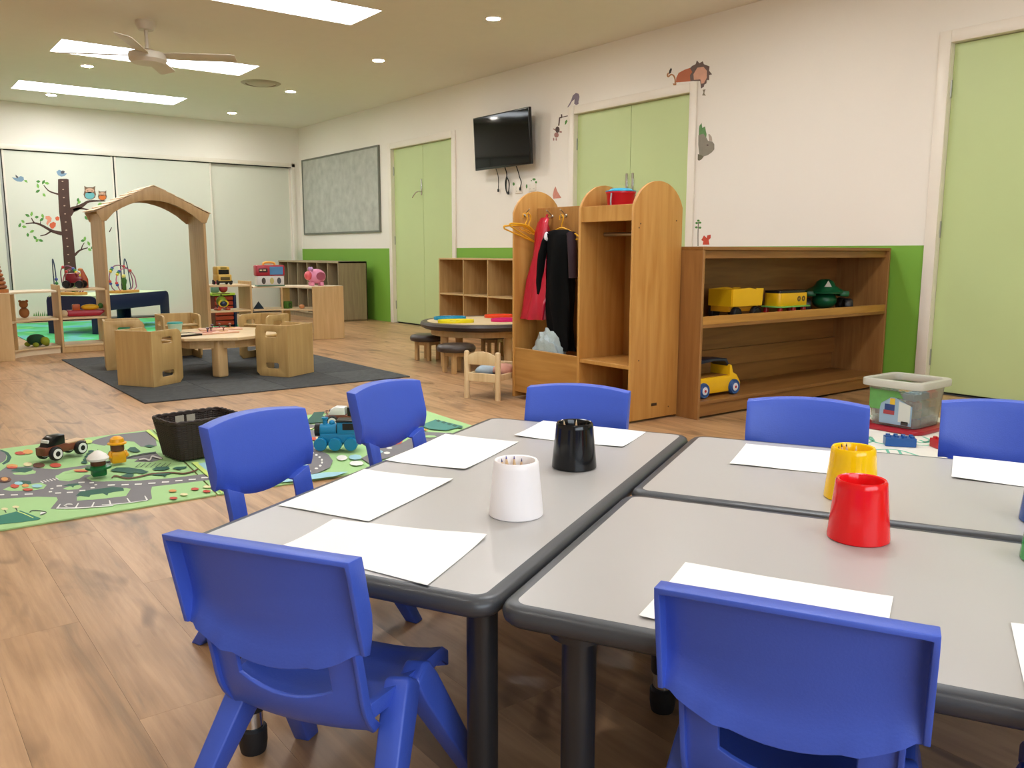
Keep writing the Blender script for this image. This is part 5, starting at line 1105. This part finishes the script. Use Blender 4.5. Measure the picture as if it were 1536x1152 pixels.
for x in (-.03, .02): G().box(x-.019, x+.019, wy_*.93, wy_*.93+.0012, .088, .148).obj('care_tag', mat('tag_cloth', '#B9B3A2', .8, .1, 60), bk2, smooth=0)
t = thing('toy_fish', 'bright blue toy lying in the wicker basket', 'toy', Vector(bk2.location)+Vector((.07, -.03, .0085)), 0); G().ball((0, 0, .045), (.05, .035, .045)).obj('body', mat('toy_sky', '#2A9AD8', .3), t); G().ball((.05, -.02, .07), (.025, .02, .025)).obj('tail', MATS['toy_sky'], t)

# ================================================================== BRICK TUB CORNER
o = thing('doodle_mat', 'white floor sheet with green road doodles under the brick tub', 'play mat', (3.88, 1.90, 0)); G().box(-.56, .56, -.62, .56, .001, .005).obj('sheet', mat('doodle_white', '#E6E4DC', .7), o, smooth=0)
M_doo = mat('doodle_green', '#6CBFA4', .7); dz = .0053
def dood(pts, w):
    P = [fl(x, y, dz) for x, y in pts]; P = bez(P, 5); L, Q = [], []
    for i, p in enumerate(P):
        d = (P[min(i+1, len(P)-1)]-P[max(i-1, 0)]).normalized(); q = Vector((-d.y, d.x, 0))*w; L.append(p+q); Q.append(p-q)
    G().plate([[(p.x-3.88, p.y-1.90) for p in L+Q[::-1]]], .0003, off=dz).obj('drawn_line', M_doo, o, smooth=0)
for pts in ([(1299, 653), (1310, 662), (1330, 667)], [(1299, 658), (1305, 655), (1310, 661), (1302, 664)], [(1372, 667), (1392, 668), (1400, 664)], [(1310, 675), (1330, 674), (1352, 676), (1378, 684)], [(1316, 679), (1340, 681), (1362, 684)], [(1330, 674), (1334, 681)], [(1348, 675), (1352, 682)], [(1384, 655), (1395, 660), (1390, 664), (1380, 660)], [(1299, 621), (1310, 626)], [(1372, 662), (1384, 664), (1398, 660)]): dood(pts, .006)
DZ = .0065
TB = Vector((4.045, 2.075, DZ)); tub = thing('brick_tub', 'clear plastic tub of coloured building bricks on its red lid', 'tub', TB)
M_tub = mat('clear_plastic', '#EEF2EC', .12, .03, 5, trans=.82, spec=.4); M_rim = mat('milky_rim', '#DAD9CC', .4, .04, 6, trans=.25)
def tub_ring(w, d, z, r=.035): return [(x, y, z) for x, y in rrect(-w, w, -d, d, r, 4)]
g = G(); prev = None
for w, d, z in ((.125, .115, .021), (.142, .131, .215), (.142, .131, .215), (.139, .128, .215), (.122, .112, .024)):
    ring = [g.bm.verts.new(p) for p in tub_ring(w, d, z)]
    if prev:
        for k in range(len(ring)): g.bm.faces.new((prev[k], prev[(k+1) % len(ring)], ring[(k+1) % len(ring)], ring[k]))
    else: g.bm.faces.new(ring[::-1])
    prev = ring
g.bm.faces.new(prev); bmesh.ops.remove_doubles(g.bm, verts=g.bm.verts[:], dist=1e-5); g.obj('tub_body', M_tub, tub)
G().plate([rrect(-.168, .168, -.156, .156, .05), rrect(-.132, .132, -.121, .121, .035)[::-1]], .036, off=.212, b=.006).obj('rim', M_rim, tub)
# printed wrap label on the left face (normal -x)
lx = -.1365
lb = G().plate([[(-.105, .035), (.055, .035), (.055, .195), (-.105, .13)]], .0015, 'yzx', off=lx-.0022).obj('printed_label', mat('label_blue', '#8FA8BC', .5, .08), tub, smooth=0)
for pts, h in (([(-.098, .05), (-.04, .05), (-.04, .15), (-.098, .135)], '#C9CCC4'), ([(-.02, .10), (.03, .10), (.03, .13), (-.02, .13)], '#1E3A70'), ([(-.02, .08), (.035, .08), (.035, .1), (-.02, .1)], '#9A3A40'), ([(-.02, .13), (.005, .13), (.005, .16), (-.02, .16)], '#D8B030'), ([(-.09, .037), (-.055, .037), (-.055, .055), (-.09, .055)], '#3A3430')): G().plate([pts], .0008, 'yzx', off=lx-.0034).obj('label_print', mat('lab_'+h, h, .5), lb, smooth=0)
G().plate([[(.055, .10), (.11, .10), (.11, .20), (-.03, .20), (-.06, .165), (.0, .165), (.05, .13)]], .0012, 'yzx', off=lx-.0038).obj('label_band', mat('label_green', '#5E9A50', .5, .15, 30), tub, smooth=0)
ld = thing('tub_lid', 'red lid lying under the clear brick tub', 'lid', (TB.x, TB.y, DZ)); G().plate([rrect(-.17, .17, -.158, .158, .06)], .019, off=0, b=.005).obj('lid_body', mat('lid_red', '#A3182A', .3, .04), ld)
def brick(p, rot, hexc, label, nx=4, ny=2, u=.016, h=.0195*2, grp='loose building bricks', parent=None):
    t = thing('building_brick', label, 'brick', p, rot, grp); m = mat('brick_'+hexc, hexc, .28, .03)
    G().box(-nx*u, nx*u, -ny*u, ny*u, 0, h, .0015, 1).obj('block', m, t, smooth=0)
    for i in range(nx):
        for j in range(ny): G().lathe([(.0095, h), (.0095, h+.008), (.0085, h+.009)], 14, (-nx*u+u+2*u*i, -ny*u+u+2*u*j, 0)).obj('stud', m, t)
    return t
brick(fl(1349, 668, DZ)+Vector((0, 0, 0)), R(-52), '#15529A', 'blue building brick lying in front of the tub')
brick(fl(1407, 672, DZ)+Vector((.02, 0, 0)), R(-30), '#B81E26', 'red building brick lying beside the tub', 2, 2)
cols = ['#C8503C', '#2E8A4C', '#E0B050', '#2A5A9A', '#3E9A5A', '#D88A4A', '#6AA8C0', '#2E7A50', '#D06A4A', '#4A90B0', '#E8C060', '#347A4A']
CN = dict(zip(cols, ['red', 'green', 'sand yellow', 'dark blue', 'mid green', 'orange', 'pale blue', 'deep green', 'coral', 'sky blue', 'light yellow', 'bottle green'])); k = 0
for lz in range(4):
    for i in range(3):
        for j in range(3):
            h_ = cols[(k*5+lz) % 12]; k += 1
            b_ = thing('building_brick', CN[h_]+' building brick in the pile inside the clear tub', 'brick', (TB.x-.074+i*.074+random.uniform(-.004, .004), TB.y-.068+j*.068+random.uniform(-.004, .004), TB.z+.026+lz*.042), R(random.uniform(-6, 6)+90*(k % 2)), 'bricks in the clear tub')
            G().box(-.031, .031, -.031, .031, 0, .032, .0015, 1).obj('block', mat('brick_'+h_, h_, .3, .03), b_, smooth=0)
            for sx in (-1, 1):
                for sy in (-1, 1): G().lathe([(.0095, .032), (.0095, .039), (0, .039)], 10, (sx*.0155, sy*.0155, 0)).obj('stud', MATS['brick_'+h_], b_)

# ================================================================== WALL STICKERS
def st_back(name, m, loops, par, lay=0):
    """loops of photo points on the sliding doors"""
    Y = YB+.0185-.0004*lay; L = [[(wy(x, y, Y).x-par.location.x, wy(x, y, Y).z-par.location.z) for x, y in lp] for lp in loops]
    return G().plate(L, .0004, 'xzy', off=Y-par.location.y).obj(name, m, par, smooth=0)
def st_right(name, m, loops, par, lay=0):
    X = XW-.0012-.0004*lay; L = [[(wx(x, y, X).y-par.location.y, wx(x, y, X).z-par.location.z) for x, y in lp] for lp in loops]
    return G().plate(L, .0004, 'yzx', off=X-par.location.x).obj(name, m, par, smooth=0)
def s1(l): return [(x/9.6, 230+y/9.6) for x, y in l]
def s2(l): return [(x/9.6, 310+y/9.6) for x, y in l]
M_bark = mat('sticker_bark', '#4A2E24', .6, .2, 12); M_leafs = mat('sticker_leaf', '#7DB452', .6, .2, 30); M_leafd = mat('sticker_leaf_dark', '#4E8A3C', .6, .2, 30); M_tick = mat('sticker_tick', '#B89A88', .6)
p0 = wy(103, 450, YB+.0185); tr_ = thing('tree_sticker', 'brown tree wall sticker with a height scale on the sliding door', 'wall sticker', (p0.x, YB+.0185, p0.z))
st_back('trunk', M_bark, [[(87, 269), (90, 268.2), (100, 268.2), (103, 269.2), (104, 292), (106.3, 323), (107.5, 330), (110.4, 357), (113.5, 393), (115.6, 414), (119, 452), (98.5, 452), (96.9, 414), (94.3, 372), (91.7, 341), (88.5, 318), (87, 290)]], tr_)
def branch(pts, w): st_back('branch', M_bark, [ribbon_px(pts, w, 4)], tr_, 1)
branch([(88, 291.5), (78, 288.5), (71.9, 285.2), (65.6, 277.9)], (1.3, .6)); branch([(103, 321), (108, 315), (115.6, 312.3), (125, 307), (134.4, 301.9), (158, 301.3)], (5.5, .8)); branch([(110, 315), (120, 312.5), (134, 315)], (2, .9)); branch([(115.2, 310), (116.2, 304)], (.8, .5))
branch([(93, 350.5), (85, 348.5), (77, 346), (62.5, 338), (52, 334.5), (38.5, 335.5)], (3, .7)); branch([(52, 335), (48.5, 330), (47.4, 326.7)], (1, .6)); branch([(77, 346.5), (68.8, 351.7), (60.4, 353.8)], (1.4, .6)); branch([(60.5, 337), (61, 331)], (.7, .4)); branch([(112, 383), (117, 377.5), (121.9, 374.6), (131.8, 371.5)], (2, .7)); branch([(121.9, 374.6), (123.5, 369), (126.6, 364)], (1, .5)); branch([(164, 348), (166.5, 343), (167.5, 341)], (.8, .5))
def leaf(cx, cy, ang, L=4.2, W=2.2, m=None):
    c_, s_ = math.cos(ang), math.sin(ang); pts = [(-L, 0), (-L*.4, W*.8), (L*.3, W), (L, .2), (L*.3, -W), (-L*.4, -W*.8)]
    st_back('leaf', m or M_leafs, [[(cx+x*c_-y*s_, cy+x*s_+y*c_) for x, y in pts]], tr_, 2)
for k, (x, y) in enumerate(s1([(550, 405), (545, 468), (545, 545), (635, 600), (625, 415), (675, 430), (1125, 670), (1440, 730), (1240, 930), (1140, 705)])+s2([(395, 125), (455, 105), (530, 150), (615, 135), (600, 185), (330, 212), (285, 268), (350, 290), (400, 407), (460, 355), (505, 447), (535, 485), (590, 488), (1222, 462), (1190, 490), (1278, 530), (1335, 585), (1290, 618)])): leaf(x, y, k*1.3, 3.9 if k % 3 else 3.2, 2.0, M_leafs if k % 2 else M_leafd)
for k in range(13): x = 93.8+k*.95; y = 272+k*12.2; st_back('scale_tick', M_tick, [ell_px(x, y, 1.5, .8, 8)], tr_, 1)
def sticker(name, label, c): return thing(name, label, 'wall sticker', c, 0)
def owl(cx, cy, r, belly, label):
    p = wy(cx, cy+r, YB+.0185); t = sticker('owl_sticker', label, (p.x, YB+.0185, p.z)); m = mat('owl_brown', '#7A6048', .6, .15, 20)
    st_back('owl_body', m, [[(cx-r*.9, cy-r*1.15), (cx-r*.5, cy-r*.9), (cx+r*.5, cy-r*.9), (cx+r*.9, cy-r*1.15), (cx+r*.85, cy-r*.4), (cx+r*1.02, cy+r*.25), (cx+r*.85, cy+r*.8), (cx+r*.3, cy+r*1.1), (cx-r*.3, cy+r*1.1), (cx-r*.85, cy+r*.8), (cx-r*1.02, cy+r*.25), (cx-r*.85, cy-r*.4)]], t, 3)
    st_back('face_disc', mat('owl_face', '#D2A68C', .6), [ell_px(cx, cy-r*.35, r*.72, r*.42)], t, 4); st_back('belly', mat('belly_'+belly, belly, .6, .1, 20), [ell_px(cx, cy+r*.42, r*.78, r*.6)], t, 4)
    for s in (-1, 1): st_back('eye', m, [ell_px(cx+s*r*.36, cy-r*.32, r*.16, r*.08, 8)], t, 5)
owl(134.7, 289.2, 9.2, '#6AB4B8', 'owl sticker with a turquoise belly on the tree branch'); owl(153.6, 293.2, 6.6, '#D8742C', 'small owl sticker with an orange belly on the tree branch')
M_bb = mat('bird_blue', '#7E9CB4', .6, .1, 20)
p = wy(29, 268, YB+.0185); t = sticker('bird_sticker', 'blue flying bird sticker with a leaf in its beak', (p.x, YB+.0185, p.z)); st_back('body', M_bb, [s1([(170, 345), (240, 355), (300, 325), (340, 345), (345, 385), (310, 410), (250, 405), (205, 380)])], t, 1); st_back('wing', mat('bird_wing', '#4E5058', .6), [s1([(222, 305), (262, 335), (258, 360), (228, 345)])], t, 2); st_back('leaf', M_leafs, [s1([(345, 385), (385, 385), (400, 425), (360, 410)])], t, 2)
p = wy(93, 262, YB+.0185); t = sticker('bird_sticker', 'blue bird sticker perched on the tree trunk top', (p.x, YB+.0185, p.z)); st_back('body', M_bb, [s1([(812, 265), (850, 235), (885, 250), (920, 280), (965, 292), (930, 325), (885, 335), (835, 315)])], t, 1); st_back('wing', MATS['bird_wing'], [s1([(870, 265), (905, 245), (935, 262), (915, 295), (885, 295)])], t, 2)
p = wy(77, 342, YB+.0185); t = sticker('squirrel_sticker', 'orange squirrel sticker sitting on the tree branch', (p.x, YB+.0185, p.z)); M_sq = mat('squirrel_orange', '#D8643E', .6, .15, 30)
st_back('tail', mat('squirrel_light', '#E89478', .6), [s1([(655, 905), (710, 900), (745, 935), (735, 980), (700, 1010), (690, 1040), (665, 1010), (685, 960), (655, 940)])], t, 2); st_back('body', M_sq, [s1([(720, 1010), (770, 985), (805, 1005), (800, 1050), (765, 1085), (735, 1080), (710, 1040)])], t, 3); st_back('head', M_sq, [s1([(800, 920), (830, 905), (858, 925), (850, 965), (815, 970), (795, 945)])], t, 3)
gs = thing('grass_sticker', 'green grass tuft sticker at the foot of the sliding door', 'wall sticker', (wy(62, 473, YB+.0185).x, YB+.0185, wy(62, 473, YB+.0185).z))
for k in range(8): x = 50+k*3.2; st_back('blade', M_leafd, [[(x, 474), (x+1, 469-(k % 3)*1.5), (x+2.4, 474)]], gs, 1)
def sl(l): return [(990+x/15.36, 80+y/15.36) for x, y in l]
p = wx(1028, 128, XW); t = sticker('lion_sticker', 'orange lion wall sticker walking on top of the door frame', (XW-.0012, p.y, p.z))
st_right('body', mat('lion_orange', '#BC6A46', .6, .12, 20), [sl([(365, 670), (375, 560), (430, 450), (560, 380), (700, 330), (790, 380), (760, 640)])], t); st_right('mane', mat('lion_mane', '#6A5650', .6, .25, 30), [sl([(690, 340), (740, 290), (820, 250), (850, 160), (905, 230), (985, 180), (1010, 250), (1140, 300), (1130, 400), (1200, 485), (1130, 500), (1130, 620), (1075, 610), (1070, 690), (1020, 720), (1010, 770), (945, 810), (925, 640), (760, 640), (700, 640), (690, 500), (745, 430)])], t, 1)
st_right('face', mat('lion_face', '#D8A48C', .6, .15, 20), [sl([(860, 330), (1000, 310), (1080, 400), (1080, 560), (1010, 690), (950, 700), (930, 600), (780, 610), (770, 480)])], t, 2); st_right('tail', mat('lion_tail', '#B07A4C', .6), [sl(ribbon_px([(350, 690), (345, 590), (310, 510), (250, 490), (190, 540), (170, 500), (200, 450)], 16, 3))], t); st_right('tail_tuft', mat('lion_tuft', '#2E2218', .6), [sl([(205, 450), (215, 390), (255, 330), (275, 370), (250, 450), (220, 475)])], t, 1); st_right('paw', MATS['lion_tail'], [sl([(290, 695), (380, 690), (370, 735), (310, 735)])], t)
p = wx(1057, 144, XW); t = sticker('butterfly_sticker', 'tiny grey-brown sticker below the lion beside the door frame', (XW-.0012, p.y, p.z)); st_right('wings', mat('moth_grey', '#8A7E68', .6), [sl([(985, 840), (1050, 830), (1030, 880), (1020, 920), (1055, 975), (970, 970), (1000, 900)])], t)
def sk(l): return [(820+x/12.8, 130+y/12.8) for x, y in l]
p = wx(862, 158, XW); t = sticker('kangaroo_sticker', 'small grey-purple animal sticker on the double door frame', (XW-.0012, p.y, p.z)); st_right('body', mat('roo_grey', '#837888', .6, .2, 30), [sk([(395, 395), (440, 320), (475, 250), (500, 170), (560, 120), (610, 135), (630, 195), (608, 290), (612, 330), (570, 352), (530, 330), (535, 240), (480, 290), (450, 350), (410, 398)])], t)
p = wx(835, 205, XW); t = sticker('monkey_sticker', 'brown monkey sticker hanging upside down beside the door', (XW-.0012, p.y, p.z)); M_mk = mat('monkey_brown', '#54403A', .6, .2, 30); st_right('tail', M_mk, [sk(ribbon_px([(285, 530), (285, 590), (250, 600), (240, 680), (230, 750)], 13, 3))], t); st_right('body', M_mk, [sk(ell_px(207, 825, 40, 62))], t, 1); st_right('head', mat('monkey_face', '#A87A70', .6, .15, 30), [sk(ell_px(187, 928, 44, 50))], t, 2); st_right('twig', M_mk, [sk(ribbon_px([(240, 605), (320, 580), (405, 560)], 8, 3))], t, 1); st_right('leaf', M_leafd, [sk([(345, 735), (355, 660), (390, 630), (398, 670), (370, 720)])], t)
st_right('arm', MATS['monkey_face'], [sk([(245, 850), (290, 855), (290, 885), (245, 880)])], t, 1); st_right('arm', MATS['monkey_face'], [sk([(130, 800), (170, 820), (170, 845), (125, 820)])], t, 1)
for x in (135, 182): st_right('hand', MATS['monkey_face'], [sk(ell_px(x, 1010, 12, 30, 8))], t, 1)
def sz(l): return [(1030+x/12.8, 170+y/12.8) for x, y in l]
p = wx(1050, 238, XW); t = sticker('koala_sticker', 'grey curled-up animal sticker with green leaves beside the door', (XW-.0012, p.y, p.z)); M_ko = mat('koala_grey', '#8C8678', .6, .15, 20)
st_right('leaves', mat('koala_leaf', '#5E8C54', .6, .3, 30), [sz([(232, 420), (235, 300), (245, 240), (285, 185), (300, 280), (352, 250), (365, 330), (382, 400), (375, 470), (300, 450)])], t); st_right('body', M_ko, [sz([(225, 420), (320, 390), (380, 470), (410, 530), (490, 540), (530, 590), (530, 690), (480, 750), (400, 805), (320, 825), (240, 790), (222, 600)])], t, 1); st_right('arm', mat('koala_arm', '#B8AA9C', .6), [sz([(415, 400), (440, 400), (480, 450), (492, 530), (430, 530), (425, 460)])], t, 2); st_right('branch', mat('koala_branch', '#6A6450', .6), [sz([(215, 780), (330, 825), (285, 885), (235, 910), (212, 890)])], t, 2); st_right('eye', M_mk, [sz(ell_px(400, 610, 22, 14, 8))], t, 2)
p = wx(834, 293, XW); t = sticker('gnome_sticker', 'pink and orange animal sticker behind the cabinet arch', (XW-.0012, p.y, p.z)); st_right('body', mat('fox_pink', '#D08A78', .6, .15, 30), [[(829, 293), (831, 284), (833.2, 279.4), (836, 287), (839, 292), (842, 297), (830, 298)]], t)
p = wx(1047, 367, XW); t = sticker('sapling_sticker', 'thin green sapling wall sticker above the long shelf', (XW-.0012, p.y, p.z)); st_right('stem', MATS['koala_branch'], [ribbon_px([(1047, 369), (1047, 350), (1047.5, 333)], .6, 3)], t)
for x, y in ((1044.5, 341), (1050, 341.5), (1045, 334.5), (1050, 334), (1047.5, 331)): st_right('leaf', M_leafd, [ell_px(x, y, 2.1, 1.7, 7)], t, 1)
p = wx(1058, 367, XW); t = sticker('squirrel_sticker', 'small red squirrel wall sticker above the long shelf', (XW-.0012, p.y, p.z)); st_right('body', mat('squirrel_red', '#C84A34', .6, .1), [[(1052, 360), (1056, 353), (1060, 357), (1061, 353), (1066, 352), (1066, 357), (1063, 360), (1064, 367), (1054, 367), (1055, 362)]], t)
p = wx(790, 275, XW); t = sticker('leaf_sticker', 'little green leaf stickers around the wall sockets', (XW-.0012, p.y, p.z))
for x, y, a, b in ((770.5, 276, 1.6, 2.6), (790, 279.5, 1.2, 3.4), (801, 269, 2.6, 1.8), (804, 273.5, 1.5, 2), (797, 271, 1, 1)): st_right('leaf', M_leafd, [ell_px(x, y, a, b, 8)], t, 1)
